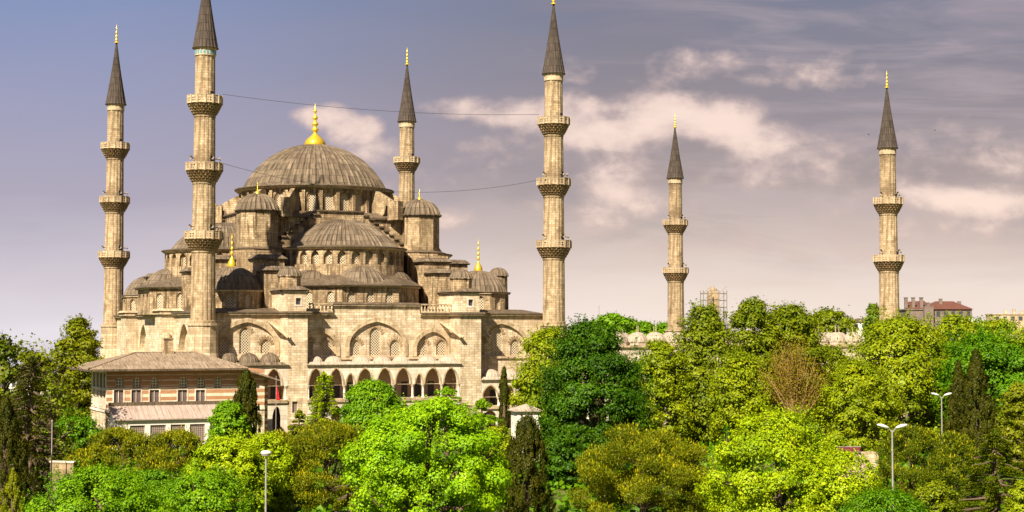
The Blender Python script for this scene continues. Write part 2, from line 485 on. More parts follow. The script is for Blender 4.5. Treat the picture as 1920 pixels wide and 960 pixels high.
def leafmat(name, c1, c2, c3, transl=0.24, sc=0.25):
    m, t = new_mat(name)
    geo = t.node('ShaderNodeNewGeometry')
    r = geo.outputs['Random Per Island']
    c = t.ramp(r, [(0.0, c1), (0.5, c2), (1.0, c3)])
    n = t.noise(t.coord('Object'), sc, 3)
    n2 = t.noise(t.coord('Object'), sc * 3.1, 4, 0.6)
    c = t.mix(t.math('MULTIPLY', t.smooth(n2, 0.45, 0.70), 0.55), c, (c3[0] * 1.05, c3[1] * 0.92, c3[2]))
    c = t.mix(t.math('MULTIPLY', t.smooth(n, 0.42, 0.66), 0.6), c, (c1[0] * 0.75, c1[1] * 0.85, c1[2]))
    d = t.node('ShaderNodeBsdfDiffuse'); t.put(d.inputs[0], c)
    tr = t.node('ShaderNodeBsdfTranslucent')
    t.put(tr.inputs[0], t.mix(1.0, c, (1.15, 1.1, 0.5), 'MULTIPLY'))
    mx = t.node('ShaderNodeMixShader'); mx.inputs[0].default_value = transl
    L = m.node_tree.links
    L.new(d.outputs[0], mx.inputs[1]); L.new(tr.outputs[0], mx.inputs[2])
    gl = t.node('ShaderNodeBsdfGlossy'); gl.inputs['Roughness'].default_value = 0.5; t.put(gl.inputs[0], (0.9, 0.9, 0.8))
    mx2 = t.node('ShaderNodeMixShader'); mx2.inputs[0].default_value = 0.012
    L.new(mx.outputs[0], mx2.inputs[1]); L.new(gl.outputs[0], mx2.inputs[2])
    o = t.node('ShaderNodeOutputMaterial'); L.new(mx2.outputs[0], o.inputs[0])
    return m
LEAF = {
    'lime':   leafmat('lime_leaves', (0.145, 0.31, 0.002), (0.225, 0.41, 0.003), (0.33, 0.51, 0.004)),
    'sunlime': leafmat('yellow_lime_leaves', (0.20, 0.30, 0.002), (0.30, 0.42, 0.003), (0.43, 0.52, 0.004)),
    'bright': leafmat('fresh_green_leaves', (0.085, 0.205, 0.002), (0.135, 0.285, 0.003), (0.22, 0.385, 0.004)),
    'yellow': leafmat('yellow_green_leaves', (0.145, 0.20, 0.002), (0.225, 0.29, 0.003), (0.34, 0.39, 0.004)),
    'plane':  leafmat('plane_tree_leaves', (0.095, 0.135, 0.002), (0.155, 0.205, 0.003), (0.25, 0.295, 0.004)),
    'green':  leafmat('mid_green_leaves', (0.050, 0.145, 0.001), (0.080, 0.20, 0.002), (0.14, 0.28, 0.003)),
    'deep':   leafmat('deep_green_leaves', (0.020, 0.066, 0.001), (0.038, 0.105, 0.001), (0.080, 0.175, 0.002), 0.2),
    'olive':  leafmat('olive_pine_needles', (0.105, 0.13, 0.002), (0.16, 0.185, 0.002), (0.25, 0.27, 0.003), 0.22),
    'pinegreen': leafmat('green_pine_needles', (0.065, 0.095, 0.001), (0.105, 0.145, 0.002), (0.18, 0.215, 0.003), 0.22),
    'cypress': leafmat('cypress_foliage', (0.030, 0.038, 0.002), (0.050, 0.058, 0.002), (0.095, 0.09, 0.003), 0.2),
    'brown':  leafmat('bronze_young_leaves', (0.16, 0.105, 0.004), (0.23, 0.165, 0.005), (0.30, 0.25, 0.008)),
    'far':    leafmat('distant_leaves', (0.10, 0.17, 0.01), (0.15, 0.23, 0.012), (0.22, 0.30, 0.016)),
    'candle': leafmat('yellow_pine_candles', (0.46, 0.40, 0.006), (0.56, 0.47, 0.008), (0.64, 0.54, 0.01), 0.3),
}
def barkmat(name, c):
    m, t = new_mat(name)
    n = t.noise(t.mapping(t.coord('Object'), (6, 6, 1.2)), 1.5, 5, 0.7)
    cc = t.mix(n, tuple(x * 0.5 for x in c), tuple(min(1, x * 1.5) for x in c))
    return finish(m, t, cc, 0.95, t.bump(n, 0.6, 0.05), spec=0.1)
BARK = barkmat('brown_bark', (0.12, 0.085, 0.05))
BARKPALE = barkmat('pale_bark', (0.26, 0.20, 0.12))
BARKTAN = barkmat('tan_twigs', (0.34, 0.21, 0.085))

# ------------------------------------------------------------------ ground and sea
def terrain():
    mb = MB()
    nA = 96
    radii = [0, 60, 110, 160, 210, 260, 300, 350, 400, 450, 500, 560, 630, 720, 850, 1100, 1600, 2600, 4500, 8000]
    rows = []
    for R in radii:
        row = []
        for i in range(nA):
            a = 2 * PI * i / nA
            x, y = R * math.sin(a), R * math.cos(a)
            az = math.degrees(math.atan2(x, y))
            left = 1.0 if (-170 < az < -11.5) else max(0.0, min(1.0, 1 - (az + 11.5) / 6)) if az >= -11.5 else 0.0
            dz = 0.0
            if R > 470: dz = -min(60.0, (R - 470) * 0.16) * left
            row.append(mb.vert((x, y, dz + 0.0)))
        rows.append(row)
    for k in range(len(radii) - 1):
        for i in range(nA):
            j = (i + 1) % nA
            if k == 0: mb.face((rows[0][0], rows[1][j], rows[1][i]))
            else: mb.face((rows[k][i], rows[k][j], rows[k + 1][j], rows[k + 1][i]))
    m, t = new_mat('park_grass')
    ob = t.coord('Object')
    n = t.noise(ob, 0.08, 6, 0.65); n2 = t.noise(ob, 1.5, 5, 0.7)
    c = t.mix(t.smooth(n, 0.4, 0.65), (0.07, 0.10, 0.015), (0.14, 0.14, 0.03))
    c = t.mix(t.smooth(n2, 0.5, 0.8), c, (0.05, 0.06, 0.012))
    finish(m, t, c, 0.95, t.bump(n2, 0.5, 0.2), spec=0.1)
    o = mb.build('ground', m)
    tag(o, kind='structure')
terrain()
def sea():
    mb = MB()
    mb.face([mb.vert((x, y, 0)) for x, y in ((-9000, 300), (200, 300), (200, 9500), (-9000, 9500))])
    m, t = new_mat('sea_water')
    n = t.noise(t.mapping(t.coord('Object'), (0.05, 0.02, 1)), 1.0, 5)
    finish(m, t, (0.20, 0.21, 0.24), 0.04, None, spec=0.5)
    o = mb.build('sea', m); o.location = (0, 0, -42)
    tag(o, kind='structure')
sea()

# ------------------------------------------------------------------ mosque frame
OX, OY, PHI = -36.7, 308.0, rad(24.4)
cP, sP = math.cos(PHI), math.sin(PHI)
def ray(px, py):
    a, b = (px - 960) / F, (480 - py) / F
    return Vector((a, math.cos(PITCH) - math.sin(PITCH) * b, math.sin(PITCH) + math.cos(PITCH) * b))
def toloc(x, y):
    dx, dy = x - OX, y - OY
    return dx * cP + dy * sP, -dx * sP + dy * cP
CL = toloc(0, 0)
def W(px, py, yp):
    """point of the vertical plane y = yp (mosque frame) seen at a photo pixel -> local x, z"""
    d = ray(px, py)
    lx, ly = d.x * cP + d.y * sP, -d.x * sP + d.y * cP
    k = (yp - CL[1]) / ly
    return CL[0] + lx * k, CAMZ + d.z * k
def Wx(px, yp): return W(px, 600, yp)[0]
def Wz(px, py, yp): return W(px, py, yp)[1]
def place(px, d):
    """world point on the ground, d metres in front of the camera"""
    return ((px - 960) * d / F, d)
def zat(py, d):
    return CAMZ + (621 - py) * d / F

mosque = empty('mosque', (OX, OY, 0), PHI)
tag(mosque, 'great domed stone mosque with lead domes cascading from a gilded main dome', 'mosque')
DX = -1.2
FX = Vector((1, 0, 0)); FN = Vector((0, -1, 0))
LXv = Vector((0, -1, 0)); LN = Vector((-1, 0, 0))

def window(o, ux, n, cx, w, z0, zs, zt, parent=mosque, mat=M_LATTICE, name='window', surround=False, thick=0.12):
    mb = MB()
    mb.slab(o, ux, n, pointed(cx, w, z0, zs, zt, 5), thick)
    ob = mb.build(name, mat, parent)
    # raised edge frame, as a sub-part
    fb = MB()
    a = pointed(cx, w - 0.03, z0, zs, zt - 0.02, 5, False)
    b = pointed(cx, w - 0.30, z0, zs, zt - 0.16, 5, False)
    a = [(a[0][0], z0)] + a + [(a[-1][0], z0)]
    b = [(b[0][0], z0)] + b + [(b[-1][0], z0)]
    fb.band(o, ux, n, b, a, 0.09, 0.0)
    fb.build('frame', M_TRIM, ob)
    return ob
def voussoirs(o, ux, n, cx, w, zs, zt, parent, k=9):
    """alternating toothed stones round a window head"""
    a = pointed(cx, w + 0.12, zs, zs, zt + 0.06, 8, False)
    mb = MB()
    o = Vector(o); ux = Vector(ux); n = Vector(n)
    m = len(a) - 1
    for i in range(m):
        ln = 0.62 if i % 2 == 0 else 0.34
        p, q = a[i], a[i + 1]
        def out(pt, l):
            dx, dz = pt[0] - cx, pt[1] - (zs - w * 0.25)
            L = math.hypot(dx, dz); return (pt[0] + dx / L * l, pt[1] + dz / L * l)
        mb.band(o, ux, n, [p, q], [out(p, ln), out(q, ln)], 0.05 if i % 2 == 0 else 0.03, 0.0)
    return mb.build('window_hood', M_HOOD if i else M_TRIM, parent)
M_HOOD = stone('darker_voussoir_stone', (0.36, 0.26, 0.15), (0.30, 0.21, 0.12), (0.2, 0.14, 0.08), STAIN, 0.3, 3.0, 2.0, 0.2)

# ---- facade wall with blind arches
FY = -34.0
PY_ = -38.5
xl, xr = -32.0, 32.0
TOPZ = 19.5
arches = []       # (cx, w, z0, zspring, ztop, windows[(cx,w,z0,ztop)])
def arch_px(x0, x1, ytop, ybase, wins):
    a = Wx(x0, FY); b = Wx(x1, FY); mid = (x0 + x1) / 2
    z0 = Wz(mid, ybase, FY); zt = Wz(mid, ytop, FY)
    zs = z0 + (zt - z0) * 0.30
    ww = []
    for (p0, p1, yt, yb) in wins:
        u0 = Wx(p0, FY + .34); u1 = Wx(p1, FY + .34)
        ww.append(((u0 + u1) / 2, (u1 - u0), Wz((p0 + p1) / 2, yb, FY + .34), Wz((p0 + p1) / 2, yt, FY + .34)))
    arches.append(((a + b) / 2, b - a, z0, zs, zt, ww))
arch_px(411, 516, 604, 668, [(449, 470, 613, 663), (411, 430, 636, 663), (489, 508, 636, 663)])
arch_px(570, 630, 622, 668, [(576, 587, 638, 666), (604, 623, 637, 666)])
arch_px(655, 757, 603, 668, [(693, 714, 614, 667), (658, 676, 637, 667), (731, 750, 637, 667)])
arch_px(781, 842, 622, 668, [(783, 801, 637, 666), (818, 836, 637, 666)])
arch_px(893, 985, 607, 668, [(921, 941, 615, 666), (897, 909, 636, 666), (957, 974, 636, 666)])
mb = MB()
holes = [pointed(c, w, z0, zs, zt, 9) for (c, w, z0, zs, zt, ww) in arches]
xa, xb = Wx(625, FY), Wx(787, FY)
mb.panel((0, FY, 0), FX, FN, [(xl, 0), (xr, 0), (xr, TOPZ), (xb, TOPZ), (xb, 21.0), (xa, 21.0), (xa, TOPZ), (xl, TOPZ)], holes, 0.34)
for (c, w, z0, zs, zt, ww) in arches:
    mb.panel((0, FY + 0.34, 0), FX, FN, [(c - w / 2 - .3, z0 - .3), (c + w / 2 + .3, z0 - .3), (c + w / 2 + .3, zt + .3), (c - w / 2 - .3, zt + .3)],
             [pointed(wc, w_, a, a + (b - a) - w_ * .62, b, 5) for (wc, w_, a, b) in ww], 0.5)
mb.build('facade_wall', M_FACADE, mosque)
mbr = MB()
for (c, w, z0, zs, zt, ww) in arches:
    a = pointed(c, w - .004, z0, zs, zt - .003, 12, False); b = pointed(c, w + 1.5, z0, zs, zt + 0.72, 12, False)
    a = [(a[0][0], z0)] + a + [(a[-1][0], z0)]; b = [(b[0][0], z0)] + b + [(b[-1][0], z0)]
    mbr.band((0, FY, 0), FX, FN, a, b, 0.16, 0.0)
mbr.build('arch_moulding', M_TRIM, mosque)
for (c, w, z0, zs, zt, ww) in arches:
    for (wc, w_, a, b) in ww:
        wo_ = window((0, FY + 0.34 + 0.26, 0), FX, FN, wc, w_, a, b - w_ * .62, b)
        voussoirs((0, FY + 0.34, 0), FX, FN, wc, w_, b - w_ * .62, b, wo_)
# ---- left (side) wall, seen steeply
mb = MB()
LW = -32.0
sarch = [(-25.5, 8.0), (-8.0, 7.0), (8.0, 7.0), (25.0, 8.0)]
holes = [pointed(-c, w, 5.5, 13.0, 18.3, 8) for c, w in sarch]
mb.panel((LW, 0, 0), LXv, LN, [(-34, 0), (34, 0), (34, TOPZ), (-34, TOPZ)], holes, 1.0)
sidew = []
for c, w in sarch:
    wl = [(-c, 2.0, 7.0, 16.0), (-c - 2.6, 1.4, 7.0, 12.5), (-c + 2.6, 1.4, 7.0, 12.5)]
    mb.panel((LW + 1.0, 0, 0), LXv, LN, [(-c - w / 2 - .2, 5.2), (-c + w / 2 + .2, 5.2), (-c + w / 2 + .2, 18.5), (-c - w / 2 - .2, 18.5)],
             [pointed(a, b, z0, z1 - b * .62, z1, 5) for a, b, z0, z1 in wl], 0.4)
    sidew += wl
mb.panel((32, 0, 0), (0, 1, 0), (1, 0, 0), [(-34, 0), (34, 0), (34, TOPZ), (-34, TOPZ)])
mb.panel((0, 34, 0), (-1, 0, 0), (0, 1, 0), [(-32, 0), (32, 0), (32, TOPZ), (-32, TOPZ)])
mb.build('side_wall', M_FACADE, mosque)
for a, b, z0, z1 in sidew:
    window((LW + 1.3, 0, 0), LXv, LN, a, b, z0, z1 - b * .62, z1)
for c in (-15.5, 15.5):
    mb = MB(); mb.box(LW - 2.2, LW - .003, c - 2.6, c + 2.6, 0, 19.9)
    mb.build('side_buttress', M_FACADE, mosque)
    mb = MB(); mb.box(LW - 2.6, LW + 1, c - 3.0, c + 3.0, 19.903, 20.5); mb.box(LW - 2.9, LW + 1.6, c - 3.2, c + 3.2, 20.503, 20.9, 0.5)
    mb.build('buttress_cap', M_TRIM, mosque)
# ---- main cornice and roof
mb = MB()
for k, (a, b, pr) in enumerate(((19.5, 19.75, .22), (19.75, 20.0, .5))):
    mb.box(xl - pr, xa - .003, FY - pr, FY + 1.5, a + .002, b)
    mb.box(xb + .003, xr + pr, FY - pr, FY + 1.5, a + .002, b)
    mb.box(xl - pr, xl + 1.5, FY + 1.502, 34 + pr, a + .002, b)
    mb.box(xr - 1.5, xr + pr, FY + 1.502, 34 + pr, a + .002, b)
mb.build('cornice', M_TRIM, mosque)
mb = MB()
mb.box(xl - .65, xr + .65, FY + 1.6, 34.6, 20.003, 20.22)
mb.box(xl - .65, xa - .003, FY - .65, FY + 1.597, 20.003, 20.22)
mb.box(xb + .003, xr + .65, FY - .65, FY + 1.597, 20.003, 20.22)
mb.box(xl + .6, xr - .6, FY + .6, 33.6, 20.222, 20.9, 3.0)
mb.build('hall_roof', M_LEADDARK, mosque)
# sill moulding under the facade windows
mb = MB()
zsill = Wz(705, 671, FY)
mb.box(xl + 3, xr - 2, FY - .30, FY - .003, zsill - .25, zsill + .1)
mb.build('sill_moulding', M_TRIM, mosque)
# ---- raised centre block with its cornice
xa, xb = Wx(625, FY), Wx(787, FY)
mb = MB()
mb.box(xa, xb, FY + .004, FY + 5, 20.23, 21.0)
mb.build('parapet_block', M_FACADE, mosque)
mb = MB()
mb.box(xa - .2, xb + .2, FY - .2, FY + 5.3, 21.003, 21.3); mb.box(xa - .4, xb + .4, FY - .4, FY + 5.6, 21.303, 21.55)
mb.build('parapet_cornice', M_TRIM, mosque)
mb = MB(); mb.box(xa - .5, xb + .5, FY - .5, FY + 5.8, 21.553, 21.95, .7)
mb.build('parapet_roof', M_LEADDARK, mosque)
# ---- balustrades
def balustrade(p0, p1):
    x0, x1 = Wx(p0, FY - .2), Wx(p1, FY - .2)
    mb = MB()
    mb.box(x0, x1, FY - .55, FY - .15, 20.225, 20.45); mb.box(x0, x1, FY - .55, FY - .15, 21.5, 21.75)
    n = max(3, int((x1 - x0) / 0.62))
    for i in range(n + 1):
        x = x0 + .12 + (x1 - x0 - .24) * i / n
        mb.lathe([(.16, 20.45), (.10, 20.65), (.17, 20.95), (.10, 21.25), (.16, 21.5)], 8, (x, FY - .35))
    mb.build('balustrade', M_TRIM, mosque)
balustrade(579, 623); balustrade(789, 846)

# ---- domes
def dome_prof(R, rise, z0, n=16, eps=0.02, lip=0.0):
    """spherical cap profile from rim to crown"""
    Rs = (R * R + rise * rise) / (2 * rise)
    a0 = math.asin(min(1.0, R / Rs))
    if rise > R: a0 = PI - a0
    pr = []
    if lip: pr.append((R + lip, z0 - 0.12)); 
    for i in range(n + 1):
        a = a0 * (1 - i / n)
        pr.append((max(eps, Rs * math.sin(a)), z0 + Rs * math.cos(a) - (Rs - rise)))
    return pr
def ribbed(mb, R, rise, z0, ribs, c=(0, 0), a0=0.0, a1=2 * PI, h=0.10, rows=18, lip=0.25):
    """dome whose standing lead seams are real ridges; profile is swept round the axis"""
    pr = dome_prof(R, rise, z0, rows, lip=lip)
    per = 5
    N = ribs * per
    def mod_factory():
        def mod(a, k):
            ph = ((a - a0) / (a1 - a0) * ribs) % 1.0
            r = pr[k][0]
            d = h if (ph < 0.10 or ph > 0.90) else 0.0
            sag = -0.25 * h * (1 - abs(ph - .5) * 2)
            return 1.0 + (d + sag) / max(r, R * 0.16)
        return mod
    mb.lathe(pr, N, c, a0, a1, mod_factory(), usc=1.0 / per)
def finial(mb, x, y, z, h, bulb=0.0):
    pr = []
    if bulb:
        hb = h * 0.30
        pr += [(bulb * .98, z), (bulb, z + hb * .10), (bulb * .93, z + hb * .30), (bulb * .70, z + hb * .55), (bulb * .40, z + hb * .75), (bulb * .20, z + hb * .92)]
        z1 = z + hb; h1 = h - hb
    else:
        pr += [(h * .13, z), (h * .10, z + h * .05)]
        z1 = z + h * .06; h1 = h * .94
    s = (bulb * 0.36) if bulb else h * .075
    for (q, r) in ((0, .35), (.06, .8), (.11, 1.0), (.17, .55), (.21, .35), (.26, .85), (.31, .9), (.36, .4), (.42, .3), (.47, .72), (.52, .72), (.57, .3), (.66, .22), (.70, .5), (.74, .5), (.78, .18), (1.0, .03)):
        pr.append((max(.015, s * r), z1 + h1 * q))
    ribn = 20
    mb.lathe(pr, 40, (x, y), mod=(lambda a, k: (1 + .05 * math.cos(ribn * a)) if (bulb and k < 6) else 1.0))
def add_finial(parent, x, y, z, h, bulb=0.0):
    mb = MB(); finial(mb, x, y, z, h, bulb)
    return mb.build('finial', M_GOLD, parent, smooth=True)

# main dome
DZ0 = Wz(594, 352, -13.5)          # rim as seen at its near side
DZT = 52.6
mb = MB(); ribbed(mb, 13.5, 8.9, 43.85, 64, (DX, 0), h=.26, rows=22, lip=.9)
md = mb.build('main_dome', M_LEAD, mosque)
add_finial(md, DX, 0, 52.55, 8.3, 1.95)
# drum
NW = 28
mb = MB(); R = 13.9
fac_w = 2 * R * math.tan(PI / NW)
wins = []
for i in range(NW):
    a = 2 * PI * (i + .5) / NW
    n = Vector((math.cos(a), math.sin(a), 0)); ux = Vector((-n.y, n.x, 0))
    o = Vector((DX, 0, 0)) + n * R
    mb.panel(o, ux, n, [(-fac_w / 2, 38.4), (fac_w / 2, 38.4), (fac_w / 2, 43.3), (-fac_w / 2, 43.3)], [pointed(0, 2.15, 38.8, 41.2, 42.85, 6)], 0.22)
    mb.panel(o - n * .22, ux, n, [(-1.25, 38.7), (1.25, 38.7), (1.25, 42.95), (-1.25, 42.95)], [pointed(0, 1.55, 39.0, 41.3, 42.4, 5)], 0.3)
    if n.dot(Vector((-0.3, -0.95, 0))) > -0.35: wins.append((o - n * .42, ux, n))
mb.build('drum', M_STONE, mosque)
for o, ux, n in wins:
    window(o, ux, n, 0, 1.55, 39.0, 41.3, 42.4)
for i in range(NW):
    a = 2 * PI * i / NW
    mb = MB()
    mb.box(-.28, .28, -.05, .42, 38.4, 42.6); mb.box(-.33, .33, -.05, .48, 42.603, 43.1, .12)
    mb.xform(Matrix.Translation((DX + 13.9 * math.cos(a), 13.9 * math.sin(a), 0)) @ Matrix.Rotation(a - PI / 2, 4, 'Z'))
    mb.build('drum_pier', M_STONE, mosque)
mb = MB()
mb.lathe([(14.0, 43.15), (14.75, 43.3), (14.95, 43.5), (15.0, 43.62)], 96, (DX, 0))
mb.build('drum_cornice', M_TRIM, mosque)
mb = MB()
mb.lathe([(15.0, 43.623), (15.2, 43.66), (15.15, 43.85), (13.6, 44.05)], 96, (DX, 0))
mb.build('drum_eave', M_LEADDARK, mosque)
# base under the drum
HB = 15.0
mb = MB(); mb.box(DX - HB, DX + HB, -HB, HB, 20, 37.6)
mb.build('dome_base', M_STONE, mosque)
mb = MB(); mb.box(DX - HB - .5, DX + HB + .5, -HB - .5, HB + .5, 37.603, 37.95); mb.box(DX - HB, DX + HB, -HB, HB, 37.953, 38.9, 1.6)
mb.build('base_roof', M_LEADDARK, mosque)

# one side of the cascade: built facing -y, then turned
def side(rot, off, windows, hall):
    Rm = Matrix.Translation((DX, 0, 0)) @ Matrix.Rotation(rot, 4, 'Z')
    def fin(mb, name, mat, parent=mosque, smooth=False):
        mb.xform(Rm); return mb.build(name, mat, parent, smooth)
    def win(o, ux, n, *a):
        R3 = Rm.to_3x3()
        return window(Rm @ Vector(o), R3 @ Vector(ux), R3 @ Vector(n), *a)
    yc = -off                                             # centre of the half dome
    # stepped gable
    mb = MB()
    steps = []
    nst = 8
    xw = 12.2
    prof = [(-xw, 31.2)]
    for i in range(nst):
        x0 = -xw + (xw - 4.3) * i / nst; x1 = -xw + (xw - 4.3) * (i + 1) / nst
        z = 32.0 + (38.0 - 32.0) * ((i + 1) / nst) ** 0.85
        prof += [(x0, z), (x1, z)]
    prof += [(-4.3, 38.7)]
    full = prof + [(-x, z) for x, z in prof[::-1]]
    mb.slab((0, -HB - 1.3, 0), (1, 0, 0), (0, -1, 0), full, 1.295)
    fin(mb, 'stepped_gable', M_STONE)
    mb = MB()
    for (x0, z0), (x1, z1) in zip(full, full[1:]):
        if abs(z0 - z1) < 1e-6:
            mb.box(min(x0, x1) - .12, max(x0, x1) + .12, -HB - 1.65, -HB + .2, z0 + .003, z0 + .26)
    fin(mb, 'gable_coping', M_LEADDARK)
    # half dome and drum
    Rd = 10.9
    mb = MB()
    N = 14
    a_of = lambda i: PI + PI * i / N
    fw = 2 * Rd * math.tan(PI / N / 2)
    wl = []
    for i in range(N):
        a = a_of(i + .5)
        n = Vector((math.cos(a), math.sin(a), 0)); ux = Vector((-n.y, n.x, 0))
        o = Vector((0, yc, 0)) + n * Rd
        hs = [pointed(0, 1.55, 28.75, 30.1, 31.15, 5)] if windows else []
        mb.panel(o, ux, n, [(-fw / 2, 26.3), (fw / 2, 26.3), (fw / 2, 31.5), (-fw / 2, 31.5)], hs, 0.45)
        if windows:
            mb.panel(o - n * .45, ux, n, [(-1.0, 28.5), (1.0, 28.5), (1.0, 31.3), (-1.0, 31.3)], [pointed(0, 1.15, 28.8, 30.2, 30.95, 5)], .3)
            wl.append((o - n * .7, ux, n))
    mb.box(-Rd, Rd, yc, -HB + .5, 24, 31.5)
    fin(mb, 'half_dome_drum', M_STONE)
    for o, ux, n in wl:
        win(o, ux, n, 0, 1.15, 28.8, 30.2, 30.95)
    mb = MB()
    mb.lathe([(10.9, 31.35), (11.35, 31.5), (11.45, 31.7)], 48, (0, yc), PI, 2 * PI)
    mb.box(-11.45, 11.45, yc + .003, -HB - 1.4, 31.5, 31.7)
    fin(mb, 'half_dome_cornice', M_TRIM)
    mb = MB()
    mb.lathe([(11.6, 31.703), (11.6, 31.9), (9.4, 32.2)], 48, (0, yc), PI, 2 * PI)
    fin(mb, 'half_dome_eave', M_LEADDARK)
    mb = MB()
    ribbed(mb, 9.7, 5.3, 31.98, 34, (0, yc), PI, 2 * PI, h=.25, rows=16, lip=.3)
    # the half dome runs back into the gable
    pr = dome_prof(9.7, 5.3, 31.98, 16)
    rows = []
    for (r, z) in pr:
        rows.append((mb.vert((-r, yc, z)), mb.vert((-r, -HB - 1.2, z)), mb.vert((r, yc, z)), mb.vert((r, -HB - 1.2, z))))
    for p, q in zip(rows, rows[1:]):
        mb.face((p[0], p[1], q[1], q[0])); mb.face((p[2], p[3], q[3], q[2]))
    fin(mb, 'half_dome', M_LEAD)
    # exedra storey: polygon block with windows, lead skirt and three small half domes
    ye = yc - 15.0
    poly = [(-13.0, yc - 4.0), (-11.2, yc - 9.0), (-5.2, ye), (5.2, ye), (11.2, yc - 9.0), (13.0, yc - 4.0)]
    mb = MB(); wl = []
    for i in range(len(poly) - 1):
        p, q = Vector((*poly[i], 0)), Vector((*poly[i + 1], 0))
        ux = (q - p).normalized(); n = Vector((ux.y, -ux.x, 0)); L = (q - p).length
        k = {0: 1, 1: 2, 2: 3, 3: 2, 4: 1}[i]
        cs = [L * (j + .5) / k for j in range(k)]
        hs = [pointed(c, 1.5, 20.9, 22.9, 23.9, 5) for c in cs] if windows else []
        mb.panel(p, ux, n, [(0, 20), (L, 20), (L, 24.6), (0, 24.6)], hs, .35)
        if windows:
            for c in cs: wl.append((p - n * .3, ux, n, c))
    mb.box(-13, -12.5, yc - 4, -HB, 20, 24.6); mb.box(12.5, 13, yc - 4, -HB, 20, 24.6)
    fin(mb, 'exedra_wall', M_STONE)
    for o, ux, n, c in wl:
        win(o, ux, n, c, 1.5, 20.9, 22.9, 23.9)
    def infl(s, d): return [(x * s, (y - yc) * s + yc - d) for x, y in poly]
    mb = MB()
    P1 = infl(1.03, 0.1); back = [(13.4, -HB), (-13.4, -HB)]
    mb.prism(P1 + back, 24.603, 24.85)
    fin(mb, 'exedra_cornice', M_TRIM)
    mb = MB()
    P2 = infl(1.05, .15) + [(13.7, -HB), (-13.7, -HB)]
    mb.prism(P2, 24.853, 25.0)
    P3 = []
    for x, y in P2[:6]:
        d = Vector((x, y - yc)); d.normalize(); P3.append((d.x * 11.15, yc + d.y * 11.15))
    P3 += [(11.15, -HB), (-11.15, -HB)]
    mb.prism(P2, 25.003, 26.9, P3)
    fin(mb, 'exedra_roof', M_LEADDARK)
    for ang, rr, ri, dist in ((0, 5.0, 3.6, 9.9), (-52, 4.6, 3.4, 8.6), (52, 4.6, 3.4, 8.6)):
        mb = MB()
        cx_, cy_ = dist * math.sin(rad(ang)), yc - dist * math.cos(rad(ang))
        ribbed(mb, rr, ri, 25.02, 26, (cx_, cy_), h=.17, rows=10, lip=.1)
        fin(mb, 'exedra_dome', M_LEAD if ang == 0 else M_LEADDARK)
    # stepped shoulder walls running down to the piers, both sides
    for s in (-1, 1):
        cx_ = s * 15.5
        mb = MB()
        lim = -hall
        parts = [(-28.5, -22.0, 27.2, 2.1), (-24.2, -18.0, 29.4, 2.5)]
        for (y0, y1, zt, hw) in parts:
            mb.box(cx_ - hw, cx_ + hw, max(y0, lim), y1 if zt > 28 else -24.203, 20, zt)
        fin(mb, 'shoulder_wall', M_STONE)
        mb = MB()
        for (y0, y1, zt, hw) in parts:
            mb.box(cx_ - hw - .35, cx_ + hw + .35, max(y0, lim) - .35, y1 if zt > 28 else -24.203, zt + .003, zt + .2)
            mb.box(cx_ - hw - .5, cx_ + hw + .5, max(y0, lim) - .5, y1 if zt > 28 else -24.203, zt + .203, zt + .95, .9)
        fin(mb, 'shoulder_roof', M_LEAD)
        mb = MB()
        mb.box(cx_ - 3.2, cx_ + 3.2, -20.0, -12.0, 20, 30.9)
        fin(mb, 'tower_base', M_STONE)
side(0, 17.3, True, 34.0)
side(-PI / 2, 17.4, True, 31.5)
side(PI / 2, 16.0, False, 31.5)
side(PI, 16.0, False, 34.0)

# ---- corner weight towers
for sx, sy in ((-1, -1), (1, -1), (-1, 1), (1, 1)):
    c = (DX + sx * 15.5, sy * 15.5)
    mb = MB()
    mb.prism(ngon(8, 4.9, c, PI / 8), 30.9, 31.5)
    mb.prism(ngon(8, 3.7, c, PI / 8), 31.5, 38.2)
    for k in range(8):        # slit windows read as dark notches
        pass
    tw = mb.build('corner_tower', M_STONE, mosque)
    mb = MB(); mb.prism(ngon(8, 5.1, c, PI / 8), 31.503, 31.9, ngon(8, 3.75, c, PI / 8)); mb.build('foot_roof', M_LEADDARK, tw)
    mb = MB(); mb.prism(ngon(8, 4.0, c, PI / 8), 38.203, 38.4); mb.prism(ngon(8, 4.2, c, PI / 8), 38.403, 38.62)
    mb.build('tower_eave', M_LEADDARK, tw)
    mb = MB(); ribbed(mb, 3.75, 3.0, 38.62, 26, c, h=.26, rows=12, lip=.15)
    mb.build('tower_dome', M_LEAD, tw)
    add_finial(tw, c[0], c[1], 41.5, 2.2, .42)
    a = math.atan2(sy, sx)
    for da in (-.22, .22):     # flying buttress from drum to tower
        mb = MB()
        pts = [(14.2, 38.4), (16.6, 38.4)] + [(16.6 + .9 * math.sin(t), 38.4 + 2.2 * (1 - math.cos(t))) for t in (.5, 1.0, 1.4)] + [(19.2, 40.2), (19.2, 41.0), (15.4, 43.0), (14.2, 43.1)]
        n_ = Vector((-math.sin(a + da), math.cos(a + da), 0)); ux = Vector((math.cos(a + da), math.sin(a + da), 0))
        mb.slab(Vector((DX, 0, 0)) + n_ * .4, ux, n_, pts, .8)
        mb.box(18.2, 20.6, -.8, .8, 37.5, 41.0)
        mb.xform(Matrix.Identity(4))
        st = len(mb.v) - 8
        Mx = Matrix.Translation((DX, 0, 0)) @ Matrix.Rotation(a + da, 4, 'Z')
        for i in range(st, len(mb.v)): mb.v[i] = tuple(Mx @ Vector(mb.v[i]))
        mb.build('flying_buttress', M_STONE, mosque)

